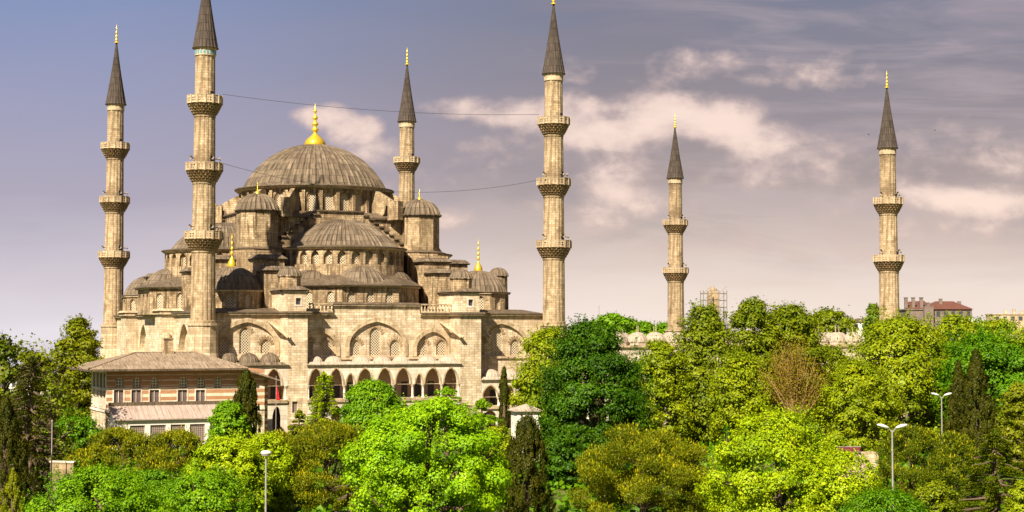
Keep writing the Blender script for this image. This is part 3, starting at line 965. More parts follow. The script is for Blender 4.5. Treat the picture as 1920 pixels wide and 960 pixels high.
# ---- corner domes with polygon drums
for (cx_, cy_, fin_, vis) in ((-23.6, -24.5, True, True), (22.4, -24.5, True, True), (-26.8, 26.0, False, True), (22.4, 24.5, False, False)):
    mb = MB(); wl = []
    N = 10; R = 5.3; fw = 2 * R * math.tan(PI / N)
    for i in range(N):
        a = 2 * PI * (i + .5) / N - PI / 2
        n = Vector((math.cos(a), math.sin(a), 0)); ux = Vector((-n.y, n.x, 0)); o = Vector((cx_, cy_, 0)) + n * R
        see = vis and n.dot(Vector((-.3, -.95, 0))) > .1
        mb.panel(o, ux, n, [(-fw / 2, 20), (fw / 2, 20), (fw / 2, 23.7), (-fw / 2, 23.7)], [pointed(0, 1.35, 20.95, 22.4, 23.3, 5)] if see else [], .4)
        if see: wl.append((o - n * .3, ux, n))
    dr = mb.build('corner_drum', M_STONE, mosque)
    for o, ux, n in wl:
        wo_ = window(o, ux, n, 0, 1.35, 20.95, 22.4, 23.3)
        voussoirs(o + n * .3, ux, n, 0, 1.35, 22.4, 23.3, wo_)
    mb = MB(); mb.prism(ngon(N, 5.9, (cx_, cy_), -PI / 2), 23.703, 23.95); 
    mb.build('corner_cornice', M_TRIM, mosque)
    mb = MB(); mb.prism(ngon(N, 6.05, (cx_, cy_), -PI / 2), 23.953, 24.1); ribbed(mb, 5.2, 4.0, 24.12, 36, (cx_, cy_), h=.18, rows=12, lip=.3)
    cd = mb.build('corner_dome', M_LEAD, mosque)
    if fin_: add_finial(cd, cx_, cy_, 28.0, 6.2, .75)

# ---- piers of the facade with upper blocks and turrets
def spout(x0, y0, z0, x1, y1, z1):
    mb = MB()
    mb.tube([(x0, y0, z0), (x1, y1, z1)], .17, 8); mb.tube([(x0 + .4, y0, z0 - .02), (x1 + .4, y1, z1 - .02)], .17, 8)
    mb.build('rain_spout', M_TRIM, mosque)
for (p0, p1) in ((540, 577), (863, 902)):
    x0, x1 = Wx(p0, PY_), Wx(p1, PY_)
    mb = MB()
    holes = []
    if p0 == 540:
        wa, wb = Wx(549, PY_), Wx(559, PY_); za, zb = Wz(554, 774, PY_), Wz(554, 753, PY_)
        holes = [[(wa, za), (wb, za), (wb, zb), (wa, zb)]]
    mb.panel((0, PY_, 0), FX, FN, [(x0, 0), (x1, 0), (x1, 19.5), (x0, 19.5)], holes, .4)
    mb.panel((x0, 0, 0), LXv, LN, [(-FY, 0), (-PY_, 0), (-PY_, 19.5), (-FY, 19.5)])
    mb.panel((x1, 0, 0), (0, 1, 0), (1, 0, 0), [(PY_, 0), (FY, 0), (FY, 19.5), (PY_, 19.5)])
    pier = mb.build('pier', M_FACADE, mosque)
    if holes:
        wmb = MB(); wmb.slab((0, PY_ + .3, 0), FX, FN, holes[0], .1)
        wmb.build('pier_window', M_GRIDPANE, pier)
    mb = MB()
    mb.box(x0 - .25, x1 + .25, PY_ - .25, FY - .51, 19.503, 19.76); mb.box(x0 - .5, x1 + .5, PY_ - .5, FY - .51, 19.763, 20.02)
    mb.build('pier_cornice', M_TRIM, pier)
    mb = MB(); mb.box(x0 - .65, x1 + .65, PY_ - .65, FY - .66, 20.023, 20.3, .15)
    mb.build('pier_roof', M_LEADDARK, pier)
    # upper block
    ux0, ux1 = x0 + .1, x1 - .1
    mb = MB()
    wc = (ux0 + ux1) / 2 + .2
    hole = [(wc - .42, 21.4), (wc + .42, 21.4), (wc + .42, 22.5), (wc - .42, 22.5)]
    mb.panel((0, PY_ + .5, 0), FX, FN, [(ux0, 20.3), (ux1, 20.3), (ux1, 23.6), (ux0, 23.6)], [hole], .35)
    mb.panel((ux0, 0, 0), LXv, LN, [(25, 20.3), (-PY_ - .5, 20.3), (-PY_ - .5, 23.6), (25, 23.6)])
    mb.panel((ux1, 0, 0), (0, 1, 0), (1, 0, 0), [(PY_ + .5, 20.3), (-25, 20.3), (-25, 23.6), (PY_ + .5, 23.6)])
    ub = mb.build('pier_block', M_FACADE, mosque)
    wmb = MB(); wmb.slab((0, PY_ + .8, 0), FX, FN, hole, .1); wmb.build('block_window', M_GLASS, ub)
    fmb = MB()
    fmb.band((0, PY_ + .5, 0), FX, FN, [(wc - .42, 21.4), (wc - .42, 22.5), (wc + .42, 22.5), (wc + .42, 21.4), (wc - .42, 21.4)],
             [(wc - .72, 21.1), (wc - .72, 22.8), (wc + .72, 22.8), (wc + .72, 21.1), (wc - .72, 21.1)], .06, 0)
    fmb.build('window_frame', M_MARBLE, ub)
    mb = MB(); mb.box(ux0 - .35, ux1 + .35, PY_ + .15, -24.9, 23.603, 23.85); mb.box(ux0 - .5, ux1 + .5, PY_, -24.8, 23.853, 24.5, 1.1)
    mb.build('block_roof', M_LEAD, ub)
    tc = ((ux0 + ux1) / 2 - .6, PY_ + 3.0)
    mb = MB(); mb.prism(ngon(8, 1.9, tc, PI / 8), 23.9, 26.1); mb.prism(ngon(8, 2.1, tc, PI / 8), 26.103, 26.3)
    tb = mb.build('turret', M_STONE, mosque)
    mb = MB(); ribbed(mb, 1.95, 1.55, 26.32, 16, tc, h=.12, rows=8, lip=.1)
    mb.build('turret_dome', M_LEAD, tb)
    zz = Wz(p0 - 10, 598, FY)
    spout(x0 - 2.0, FY - .1, 18.6, x0 - .2, PY_ - .9, 15.9)
spout(Wx(905, FY), FY, 17.2, Wx(908, FY), FY - 1.6, 15.7)
# round stair turret by the right corner dome
tc = (29.3, -18.0)
mb = MB(); mb.prism(ngon(10, 1.75, tc), 20, 27.3); mb.prism(ngon(10, 1.95, tc), 27.303, 27.5)
tb = mb.build('stair_turret', M_STONE, mosque)
mb = MB(); ribbed(mb, 1.85, 1.5, 27.52, 16, tc, h=.1, rows=8, lip=.12)
mb.build('turret_dome', M_LEAD, tb)

# ---- two-storey gallery between the piers and beside them
ZF = 5.7; ZSP = 8.05; ZTOP = 11.15
def gallery(x0, x1, arcs, lower, domes, small=()):
    """arcs: (px0, px1); columns stand between"""
    A = []
    for (p, q, yt) in arcs:
        a, b = Wx(p, PY_), Wx(q, PY_)
        A.append(((a + b) / 2, b - a, Wz((p + q) / 2, yt, PY_)))
    outer = [(x0, ZSP)]
    for (c, w, zt) in A:
        ar = pointed(c, w, 0, ZSP, zt, 7, False)
        outer += [(p[0], p[1]) for p in ar[::-1]]
    outer += [(x1, ZSP), (x1, ZTOP), (x0, ZTOP)]
    mb = MB()
    mb.panel((0, PY_, 0), FX, FN, outer, (), .55, True)
    gal = mb.build('gallery_arcade', M_MARBLE, mosque)
    mb = MB()
    for (c, w, zt) in A:
        a = pointed(c, w, 0, ZSP, zt, 7, False); b = pointed(c, w + .5, 0, ZSP, zt + .26, 7, False)
        mb.band((0, PY_, 0), FX, FN, a, b, .07, 0)
    mb.build('arch_trim', M_TRIM, gal)
    # columns
    xs = [(A[i][0] + A[i][1] / 2 + A[i + 1][0] - A[i + 1][1] / 2) / 2 for i in range(len(A) - 1)]
    for x in [x0 + .2] + xs + [x1 - .2]:
        mb = MB()
        mb.lathe([(.30, ZF), (.30, ZF + .15), (.22, ZF + .25), (.20, ZSP - .6), (.22, ZSP - .5), (.42, ZSP - .1), (.42, ZSP - .003)], 12, (x, PY_ + .28))
        mb.build('column', M_MARBLE, gal, smooth=False)
    mb = MB()                       # railings between columns
    for (c, w, zt) in A:
        mb.box(c - w / 2, c + w / 2, PY_ + .25, PY_ + .33, ZF + .02, ZF + .12)
        mb.box(c - w / 2 - .2, c + w / 2 + .2, PY_ + .24, PY_ + .32, ZSP - .07, ZSP)
    mb.build('tie_rod', M_TRIM, gal)
    # floor slab, lower storey
    mb = MB()
    mb.box(x0, x1, PY_ - .25, FY - .004, ZF - .5, ZF)
    mb.build('gallery_floor', M_TRIM, gal)
    mb = MB()
    lowh = []
    for (p, q) in lower:
        a, b = Wx(p, PY_), Wx(q, PY_)
        lowh.append(pointed((a + b) / 2, b - a, 0.02, ZF * .47, ZF * .82, 7))
    mb.panel((0, PY_ + .02, 0), FX, FN, [(x0, 0), (x1, 0), (x1, ZF - .5), (x0, ZF - .5)], lowh, .6)
    mb.build('lower_arcade', M_MARBLE, gal)
    # back wall lining with dark windows and doors of the gallery
    mb = MB(); mb.box(x0, x1, FY - .06, FY - .005, 0, ZTOP - .2)
    mb.build('gallery_wall', M_GALLERY, gal)
    x = x0 + 1.6; k = 0
    while x < x1 - 1.0:
        mb = MB()
        mb.box(x - .55, x + .55, FY - .16, FY - .065, ZF + .1, ZF + (2.6 if k % 2 else 2.2))
        mb.build('gallery_window', M_GRILLE, gal)
        x += 2.45; k += 1
    # roof with little domes
    mb = MB(); mb.box(x0 - .1, x1 + .1, PY_ - .25, FY - .31, ZTOP + .003, ZTOP + .22)
    mb.build('gallery_cornice', M_TRIM, gal)
    mb = MB(); mb.box(x0 - .2, x1 + .2, PY_ - .4, FY - .31, ZTOP + .223, ZTOP + .36)
    mb.box(x0, x1, PY_ + .1, FY - .31, ZTOP + .363, ZTOP + .75, .5)
    mb.build('gallery_roof', domes[1], gal)
    for (p, q) in domes[0]:
        a, b = Wx(p, PY_ + 2), Wx(q, PY_ + 2)
        mb = MB(); ribbed(mb, (b - a) / 2, domes[2], ZTOP + .55, 16, ((a + b) / 2, PY_ + 2.2), h=.05, rows=8, lip=.1)
        mb.build('gallery_dome', domes[1], gal, smooth=False)
    return gal
gx0, gx1 = Wx(577, PY_) + .01, Wx(863, PY_) - .01
gallery(gx0, gx1, [(580, 606, 691), (618, 644, 691), (650.5, 665, 701), (671, 700, 691), (708, 736, 690), (742.5, 770, 690), (780, 792, 701), (797, 826, 690), (833, 858.5, 690)],
        [(586, 606), (622, 642), (672, 698), (710, 736), (748, 774), (800, 826), (834, 856)],
        ([(578, 606), (610, 642), (661, 697), (700, 735), (737, 769), (785, 820), (823, 857)], M_LEADPALE, 1.15))
gallery(Wx(400, PY_), Wx(540, PY_) - .01, [(406, 430, 692), (436, 460, 692), (465, 492, 692), (499, 529, 692)], [(450, 475), (512, 529)],
        ([(415, 446), (449, 486), (489, 525)], M_LEAD, 1.75))
ZF = 4.0; ZSP = 5.6; ZTOP = 8.3
gallery(Wx(903, PY_) + .01, Wx(1005, PY_), [(906, 933, 723), (940, 966, 723), (972, 998, 723)], [(906, 932), (940, 966)],
        ([(905, 937), (940, 972)], M_LEADPALE, 1.5))

# ------------------------------------------------------------------ minarets
def minaret_parts(root, zbase, balconies, zcone, ztip, zfin, r0, r1, rb, tiles=False, gold=True):
    """zbase: top of the plinth; balconies: parapet-top heights from the lowest"""
    mb = MB()
    P = 12
    mb.prism(ngon(P, 3.45, a0=PI / P), 0, 9, ngon(P, 3.3, a0=PI / P)); mb.prism(ngon(P, 3.3, a0=PI / P), 9.003, 13.5, ngon(P, 2.5, a0=PI / P), cap=False)
    mb.prism(ngon(P, 2.5, a0=PI / P), 13.5, zbase, ngon(P, 2.42, a0=PI / P))
    mb.prism(ngon(P, 2.62, a0=PI / P), zbase + .003, zbase + .4)
    mb.build('plinth', M_BASESTONE, root)
    nl = len(balconies)
    rr = [r0 - (r0 - r1) * i / nl for i in range(nl + 1)]
    zs = [zbase + .4] + [b - 1.3 for b in balconies] + [zcone]
    for i in range(nl + 1):
        z0, z1 = zs[i], zs[i + 1] - (1.55 if i < nl else 0.0)
        ra, rb_ = rr[i], rr[i] * .965
        fl = 16
        prof = [(ra * 1.05, z0 + .01), (ra * 1.05, z0 + .35), (ra, z0 + .5), (rb_, z1 - .7), (rb_ * 1.05, z1 - .55), (rb_ * 1.05, z1 - .02)]
        m = MB()
        m.lathe(prof, 80, usc=2 * PI * ra / 80, mod=lambda a, k: 1 - (.07 * max(0, 1 - abs(((a * fl / (2 * PI)) % 1.0) - .5) * 5) if k in (2, 3) else 0))
        m.build('shaft', M_MINARET, root)
    for i, zb in enumerate(balconies):
        Rb = rb - .13 * i
        rs = rr[i] * .965
        bal = MB()                                # parapet: pierced slabs round a polygon
        n = 14
        z0, z1 = zb - 1.25, zb
        fw = 2 * Rb * math.tan(PI / n)
        for k in range(n):
            a = 2 * PI * (k + .5) / n
            nn = Vector((math.cos(a), math.sin(a), 0)); ux = Vector((-nn.y, nn.x, 0))
            h = fw / 2
            holes = []
            for c in (-.30, .30):
                for zz in (z0 + .26, z0 + .66):
                    holes.append([(c * h * 1.25 - .17, zz), (c * h * 1.25 + .17, zz), (c * h * 1.25 + .17, zz + .28), (c * h * 1.25 - .17, zz + .28)])
            bal.panel(nn * Rb, ux, nn, [(-h, z0), (h, z0), (h, z1), (-h, z1)], holes, .14)
            bal.panel(nn * (Rb - .14), ux, nn, [(-h, z0), (h, z0), (h, z1), (-h, z1)], holes, .01)
            b0 = len(bal.v)
            bal.box(-.13, .13, -.10, .12, z0 - .05, z1 + .12)
            bal.xform(Matrix.Rotation(2 * PI * k / n - PI / 2, 4, 'Z') @ Matrix.Translation((0, Rb / math.cos(PI / n) - .02, 0)), b0)
        bal.lathe([(Rb - .16, z1 + .002), (Rb - .16, z1 + .07), (Rb + .05, z1 + .07), (Rb + .05, z1 + .002)], n, a0=0, mod=lambda a, k: 1 / math.cos(PI / n))
        bo = bal.build('balcony', M_TRIM, root)
        mq = MB()                                 # stalactite corbelling below it
        tiers = 5
        zlo = z0 - 2.05
        prof = []; modes = []
        for t in range(tiers):
            f0, f1 = t / tiers, (t + 1) / tiers
            q0 = rs * 1.02 + (Rb + .05 - rs) * f0 ** .8; q1 = rs * 1.02 + (Rb + .05 - rs) * f1 ** .8
            za, zb2 = zlo + (z0 - zlo) * f0, zlo + (z0 - zlo) * f1
            prof += [(q0, za), (q0 + (q1 - q0) * .35, za + (zb2 - za) * .6), (q1, zb2 - .06), (q1, zb2 - .003)]
            modes += [(t, 1), (t, 1), (t, .25), (t, 0)]
        prof.append((Rb + .12, z0)); modes.append((9, 0))
        teeth = 22
        mq.lathe(prof, teeth * 4, mod=lambda a, k: 1 - modes[k][1] * .085 * (1 + math.cos(teeth * a + PI * (modes[k][0] % 2))) )
        mq.lathe([(rs * .9, z0 + .03), (Rb + .12, z0 + .03)], n * 2)
        mq.build('corbelling', M_CORBEL, bo)
        # doorway to the balcony
        d = MB()
        for ang in (-1.1, -2.35, .5):
            b0 = len(d.v)
            d.box(-.35, .35, -.05, .06, zb - 1.2, zb + .75)
            d.xform(Matrix.Rotation(ang + PI / 2, 4, 'Z') @ Matrix.Translation((0, -(rr[i + 1] * 1.06), 0)), b0)
            break
        d.build('balcony_door', M_DARK, bo)
        if i < 3:
            for ang in (-PI / 2 - 1.25, -PI / 2 + .25, -PI / 2 + 1.35):
                hn = MB()
                hn.lathe([(.05, 0), (.09, .35), (.16, .6), (.34, .85), (.36, .87), (.30, .84)], 12)
                hn.xform(Matrix.Translation((math.cos(ang) * rr[i + 1] * .98, math.sin(ang) * rr[i + 1] * .98, zb + .75)) @ Matrix.Rotation(ang, 4, 'Z') @ Matrix.Rotation(PI / 2 - .1, 4, 'Y'))
                if i < nl - 1 or nl == 2: hn.build('loudspeaker', M_HORN, bo)
    rt = rr[-1]
    m = MB(); m.lathe([(rt * .97, zcone - 1.4), (rt * 1.05, zcone - 1.3), (rt * 1.05, zcone - .25), (rt * 1.16, zcone - .05), (rt * 1.18, zcone)], 40)
    cb = m.build('collar', M_TRIM, root)
    if tiles:
        t = MB()
        for k in range(20):
            a = 2 * PI * k / 20; nn = Vector((math.cos(a), math.sin(a), 0)); ux = Vector((-nn.y, nn.x, 0))
            t.slab(nn * (rt * 1.05 + .03), ux, nn, pointed(0, .30, zcone - 1.1, zcone - .7, zcone - .45, 4), .05)
        t.build('tile_band', M_TILE, cb)
    m = MB()
    N = 20; per = 4
    prof = [(rt * 1.22, zcone - .12), (rt * 1.24, zcone + .02)] + [(rt * 1.18 * (1 - q) + .13 * q - .10 * math.sin(PI * q), zcone + .25 + (ztip - zcone - .25) * q) for q in [i / 14 for i in range(15)]]
    m.lathe(prof, N * per, usc=.55 / per, mod=lambda a, k: 1 + (.05 if ((a * N / (2 * PI)) % 1) < .26 else 0))
    sp = m.build('spire', M_SPIRE, root)
    m = MB(); finial(m, 0, 0, ztip - .1, zfin - ztip)
    m.build('finial', M_GOLD if gold else M_SPIRE, sp, smooth=True)
M_CORBEL = stone('carved_corbel_stone', (0.46, 0.345, 0.20), (0.37, 0.27, 0.15), (0.27, 0.19, 0.11), (0.13, 0.085, 0.045), 0.55, 0.9, 0.5, 0.4)
B3 = (33.2, 44.4, 55.4)
mA = empty('minaret', (*place(381, 262.4), 0), PHI)
minaret_parts(mA, 17.9, B3, 63.4, 76.2, 80.2, 2.0, 1.66, 3.05, tiles=True)
tag(mA, 'nearest minaret at the left front corner, its spire tip cut off by the photo top', 'minaret', 'six minarets of the mosque')
for (px, d, lab) in ((1038.5, 288.8, 'minaret at the right front corner of the hall, its finial touching the photo top'),
                     (213, 328.0, 'minaret at the far left corner of the hall, leftmost in the photo'),
                     (762, 355.0, 'minaret behind the dome, with only its spire and top balcony showing over the roofs')):
    c = copy_tree(mA); c.location = (*place(px, d), 0)
    c['label'] = lab
    for q in list(c.children_recursive):
        if q.name.startswith('tile_band'): bpy.data.objects.remove(q)
mF = empty('minaret', (*place(1667, 319.2), 0), PHI)
minaret_parts(mF, 17.0, (32.0, 43.4), 53.4, 65.6, 69.2, 1.98, 1.62, 2.95)
tag(mF, 'two-balcony minaret rising from the trees at the right, beside the red-roofed apartment block', 'minaret', 'six minarets of the mosque')
mE = copy_tree(mF); mE.location = (*place(1267, 382.0), 0)
mE['label'] = 'smaller looking two-balcony minaret beyond the courtyard, next to the scaffolded pillar'

# ------------------------------------------------------------------ cables between minarets
def cable(p, q, sag, label):
    mb = MB(); n = 36
    pts = []
    for i in range(n + 1):
        t = i / n
        v = Vector(p).lerp(Vector(q), t); v.z -= sag * 4 * t * (1 - t)
        pts.append(v)
    mb.tube(pts, .034, 5)
    tag(mb.build('cable', M_CABLE), label, 'cable', 'light cables strung between the front minarets')
a3, b3 = Vector((*place(381, 262.4), 0)), Vector((*place(1038.5, 288.8), 0))
d_ = (b3 - a3).normalized()
cable(a3 + d_ * 2.9 + Vector((0, 0, 56.0)), b3 - d_ * 2.9 + Vector((0, 0, 55.9)), 1.1, 'upper dark cable running from the top balcony of the nearest minaret over the dome')
cable(a3 + d_ * 2.9 + Vector((0, 0, 44.6)), b3 - d_ * 2.9 + Vector((0, 0, 44.1)), 3.4, 'lower sagging dark cable between the middle balconies of the two front minarets')

# ------------------------------------------------------------------ royal pavilion in front of the left corner
pav = empty('royal_pavilion', (OX, OY, 0), PHI)
tag(pav, 'two-storey pavilion of striped brick and stone under a wide hipped lead roof', 'pavilion')
QY = -57.0
def pb(name, mat, fn, parent=pav, smooth=False):
    mb = MB(); fn(mb); return mb.build(name, mat, parent, smooth)
def Qx(px): return Wx(px, QY)
def Qz(px, py): return Wz(px, py, QY)
q0, q1 = Qx(201), Qx(497)
zfl = Qz(320, 766); zev = Qz(320, 694)
QB = QY + 12.5
mb = MB()
hol = []; up = []; lo = []
for c in (225.5, 258, 291, 344.5, 378, 409.5):
    x = Qx(c); up.append((x, 1.22, Qz(c, 727.5), Qz(c, 706)))
for c in (224, 257, 291, 343.5, 377):
    x = Qx(c); lo.append((x, 1.36, Qz(c, 758), Qz(c, 731)))
holes = [pointed(x, w, a, b - w * .5, b, 6) for x, w, a, b in up] + [[(x - w / 2, a), (x + w / 2, a), (x + w / 2, b), (x - w / 2, b)] for x, w, a, b in lo]
mb.panel((0, QY, 0), FX, FN, [(q0, zfl - .4), (q1, zfl - .4), (q1, zev), (q0, zev)], holes, .3)
mb.panel((q1, 0, 0), (0, 1, 0), (1, 0, 0), [(QY, 0), (QB, 0), (QB, zev), (QY, zev)])
mb.panel((0, QB, 0), (-1, 0, 0), (0, 1, 0), [(-q1, 0), (-q0, 0), (-q0, zev), (-q1, zev)])
pw = mb.build('brick_wall', M_STRIPE, pav)
for x, w, a, b in up:
    window((0, QY + .2, 0), FX, FN, x, w, a, b - w * .5, b, parent=pav, mat=M_PANES)
for x, w, a, b in lo:
    m = MB(); m.slab((0, QY + .2, 0), FX, FN, [(x - w / 2, a), (x + w / 2, a), (x + w / 2, b), (x - w / 2, b)], .1)
    s_ = m.build('shutter_window', M_SHUT, pav)
    m = MB()
    m.band((0, QY, 0), FX, FN, [(x - w / 2, a), (x - w / 2, b), (x + w / 2, b), (x + w / 2, a), (x - w / 2, a)],
           [(x - w / 2 - .2, a - .15), (x - w / 2 - .2, b + .2), (x + w / 2 + .2, b + .2), (x + w / 2 + .2, a - .15), (x - w / 2 - .2, a - .15)], .05, .0)
    m.box(x - .04, x + .04, QY + .1, QY + .19, a, b)
    m.build('frame', M_MARBLE, s_)
# left side: open loggia of slim posts over a stone base
mb = MB()
mb.panel((q0, 0, 0), LXv, LN, [(-QB, zfl), (-QY, zfl), (-QY, zev), (-QB, zev)],
         [[(-QB + 12.5 * f0, z0), (-QB + 12.5 * f1, z0), (-QB + 12.5 * f1, z1), (-QB + 12.5 * f0, z1)] for (f0, f1) in ((.10, .27), (.34, .50), (.57, .73), (.80, .92)) for (z0, z1) in ((zfl + .5, zfl + 2.7), (zfl + 3.1, zev - .4))], .5)
mb.build('side_wall', M_MARBLE, pav)
pb('side_glazing', M_SHUT, lambda m: m.box(q0 + .45, q0 + .55, QY + .4, QB - .4, zfl + .3, zev - .2))
pb('stone_base', M_FACADE, lambda m: m.box(q0 - .04, q1, QY - .05, QB, -.2, zfl - .403))
pb('string_course', M_MARBLE, lambda m: m.box(q0 - .2, q1, QY - .2, QB, zfl - .40, zfl - .1))
# roof
ez = Qz(320, 691); rz = Wz(310, 661, (QY + QB) / 2)
e0, e1 = Wx(165, QY - 2), Wx(466, QY - 2)
ef, eb = QY - 2.0, QB + 1.6
rl, rr_ = Wx(255, (QY + QB) / 2), Wx(368, (QY + QB) / 2)
ym = (QY + QB) / 2
def roof(m):
    V_ = [m.vert(p) for p in ((e0, ef, ez), (e1, ef, ez), (e1, eb, ez), (e0, eb, ez), (rl, ym, rz), (rr_, ym, rz))]
    w = math.hypot(ym - ef, rz - ez)
    m.face((V_[0], V_[1], V_[5], V_[4]), ((e0, 0), (e1, 0), (rr_, w), (rl, w)))
    m.face((V_[1], V_[2], V_[5]), ((ef, 0), (eb, 0), (ym, e1 - rr_)))
    m.face((V_[2], V_[3], V_[4], V_[5]), ((-e1, 0), (-e0, 0), (-rl, w), (-rr_, w)))
    m.face((V_[3], V_[0], V_[4]), ((-eb, 0), (-ef, 0), (-ym, rl - e0)))
rf = pb('roof', M_ROOFPAV, roof)
def seams(m):
    n = 26
    for i in range(1, n):
        x = e0 + (e1 - e0) * i / n
        t = 1.0
        if x < rl: t = (x - e0) / (rl - e0)
        if x > rr_: t = (e1 - x) / (e1 - rr_)
        m.tube([(x, ef, ez + .03), (x, ef + (ym - ef) * t, ez + (rz - ez) * t + .03)], .06, 5)
    for p in ((e0, ef), (e0, eb)): m.tube([(*p, ez + .03), (rl, ym, rz + .03)], .11, 6)
    for p in ((e1, ef), (e1, eb)): m.tube([(*p, ez + .03), (rr_, ym, rz + .03)], .11, 6)
    m.tube([(rl, ym, rz + .04), (rr_, ym, rz + .04)], .12, 6)
pb('roof_seams', M_ROOFPAV, seams, rf)
pb('eave_board', M_LEADDARK, lambda m: (m.box(e0 + .02, e1 - .02, ef + .02, eb - .02, ez - .28, ez - .012)))
cx_ = Wx(316, ym)
def chim(m):
    m.box(cx_ - .75, cx_ + .75, ym - .6, ym + .6, rz - .6, rz + .35)
    m.box(cx_ - .6, cx_ + .6, ym - .5, ym + .5, rz + .353, rz + 2.0)
    m.box(cx_ - .75, cx_ + .75, ym - .62, ym + .62, rz + 2.003, rz + 2.2)
    m.lathe([(.62, rz + 2.2), (.55, rz + 2.55), (.3, rz + 2.85), (.03, rz + 3.0)], 12, (cx_, ym))
pb('chimney', M_STONE, chim, rf)
# right wing: lower roof sloping down to the ramp
w1 = Wx(518, QY + 1.0)
wz1 = Wz(518, 714, QY + 1)
def wing_roof(m):
    y0, y1 = ef + .6, eb - 3
    m.slab((0, y0, 0), FX, FN, [(e1 - 1.2, ez - .05), (w1, wz1), (w1, wz1 + .22), (e1 - 1.2, ez + .30)], -(y1 - y0) * -1)
pb('wing_roof', M_ROOFPAV, wing_roof)
wpoly = [(q1 - .8, .1), (w1 - 1.2, .1), (w1 - 1.2, wz1 + .1), (q1 - .8, ez - .55)]
def wing(m):
    m.panel((0, QY + 1.2, 0), FX, FN, wpoly, [], .3)
    m.panel((w1 - 1.2, 0, 0), (0, 1, 0), (1, 0, 0), [(QY + 1.2, .1), (QB - 3, .1), (QB - 3, wz1), (QY + 1.2, wz1)])
pb('wing_wall', M_STRIPE, wing)
# metal lean-to along the front with gridded windows
l0, l1 = Wx(218, QY - 4), Wx(432, QY - 4)
lzt, lzb = Qz(320, 758), Wz(320, 785, QY - 4.3)
def leanto(m):
    y0, y1 = QY - 4.4, QY - .25
    a = [m.vert(p) for p in ((l0 - .25, y0, lzb), (l1 + .25, y0, lzb), (l1 + .25, y1, lzt), (l0 - .25, y1, lzt))]
    L = math.hypot(4.4, lzt - lzb)
    m.face(a, ((l0, 0), (l1, 0), (l1, L), (l0, L)))
    b = [m.vert(p) for p in ((l0 - .25, y0, lzb - .14), (l1 + .25, y0, lzb - .14), (l1 + .25, y1, lzt - .14), (l0 - .25, y1, lzt - .14))]
    m.face(b[::-1])
    for i in range(4): m.face((a[i], b[i], b[(i + 1) % 4], a[(i + 1) % 4]))
    n = 24
    for i in range(n + 1):
        x = l0 + (l1 - l0) * i / n
        m.tube([(x, y0, lzb + .02), (x, y1, lzt + .02)], .05, 5)
pb('lean_to_roof', M_ROOFPINK, leanto)
pb('roof_flashing', M_LEADDARK, lambda m: m.box(l0 - .3, l1 + .3, QY - .5, QY - .21, lzt - .1, lzt + .42))
gw = []
for (p, r) in ((246, 274), (284, 313), (322, 349), (358, 386), (396, 422)):
    gw.append((Wx(p, QY - 4), Wx(r, QY - 4), .6, Wz(330, 796, QY - 4)))
def lwall(m):
    m.panel((0, QY - 4, 0), FX, FN, [(l0, -.2), (l1, -.2), (l1, lzb - .15), (l0, lzb - .15)], [[(a, z0), (b, z0), (b, z1), (a, z1)] for a, b, z0, z1 in gw], .3)
    for x, s in ((l0, -1), (l1, 1)):
        m.slab((x, 0, 0), (0, 1, 0), (s, 0, 0), [(QY - 4, -.2), (QY - .2, -.2), (QY - .2, lzt - .15), (QY - 4, lzb - .15)], .25)
pb('lean_to_wall', M_WHITE, lwall)
for a, b, z0, z1 in gw:
    pb('gridded_window', M_GRIDPANE, lambda m: m.slab((0, QY - 3.8, 0), FX, FN, [(a, z0), (b, z0), (b, z1), (a, z1)], .1))

# ------------------------------------------------------------------ courtyard with its ring of small domes
court = empty('courtyard', (OX, OY, 0), PHI)
tag(court, 'walled courtyard right of the mosque with rows of small pale domes above the trees', 'courtyard')
cx0, cx1 = 35.0, 106.0
czt = 14.0
def cw(m):
    hs = [pointed(x, 1.8, 6.5, 9.2, 10.4, 5) for x in np.arange(cx0 + 3, cx1 - 2, 5.2)]
    m.panel((0, -33.0, 0), FX, FN, [(cx0, 0), (cx1, 0), (cx1, czt), (cx0, czt)], hs, .5)
    m.panel((cx1, 0, 0), (0, 1, 0), (1, 0, 0), [(-33, 0), (33, 0), (33, czt), (-33, czt)])
    m.panel((cx0, 0, 0), LXv, LN, [(-33, 0), (33, 0), (33, czt), (-33, czt)])
    m.panel((0, 33.0, 0), (-1, 0, 0), (0, 1, 0), [(-cx1, 0), (-cx0, 0), (-cx0, czt), (-cx1, czt)])
    m.panel((0, -26.0, 0), FX, (0, 1, 0), [(cx0 + 7, 0), (cx1 - 7, 0), (cx1 - 7, czt), (cx0 + 7, czt)])
    m.panel((0, 26.0, 0), FX, FN, [(cx0 + 7, 0), (cx1 - 7, 0), (cx1 - 7, czt), (cx0 + 7, czt)])
pb('courtyard_wall', M_MARBLE, cw, court)
for x in np.arange(cx0 + 3, cx1 - 2, 5.2):
    pb('courtyard_window', M_LATTICE, lambda m: m.slab((0, -32.7, 0), FX, FN, pointed(x, 1.8, 6.5, 9.2, 10.4, 5), .1), court)
pb('courtyard_cornice', M_TRIM, lambda m: (m.box(cx0 - .2, cx1 + .2, -33.4, -26, czt + .003, czt + .35), m.box(cx0 - .2, cx1 + .2, 26, 33.4, czt + .003, czt + .35), m.box(cx1 - 7, cx1 + .4, -25.99, 25.99, czt + .003, czt + .35)), court)
proto = None
spots = []
xd0 = Wx(1158, -29.5)
k = -6
while True:
    x = xd0 + k * 4.1; k += 1
    if x < cx0 + 1: continue
    if x > cx1 - 1: break
    spots.append((x, -29.5)); spots.append((x, 29.5))
for y in np.arange(-24, 25, 4.1): spots.append((cx1 - 3.4, y))
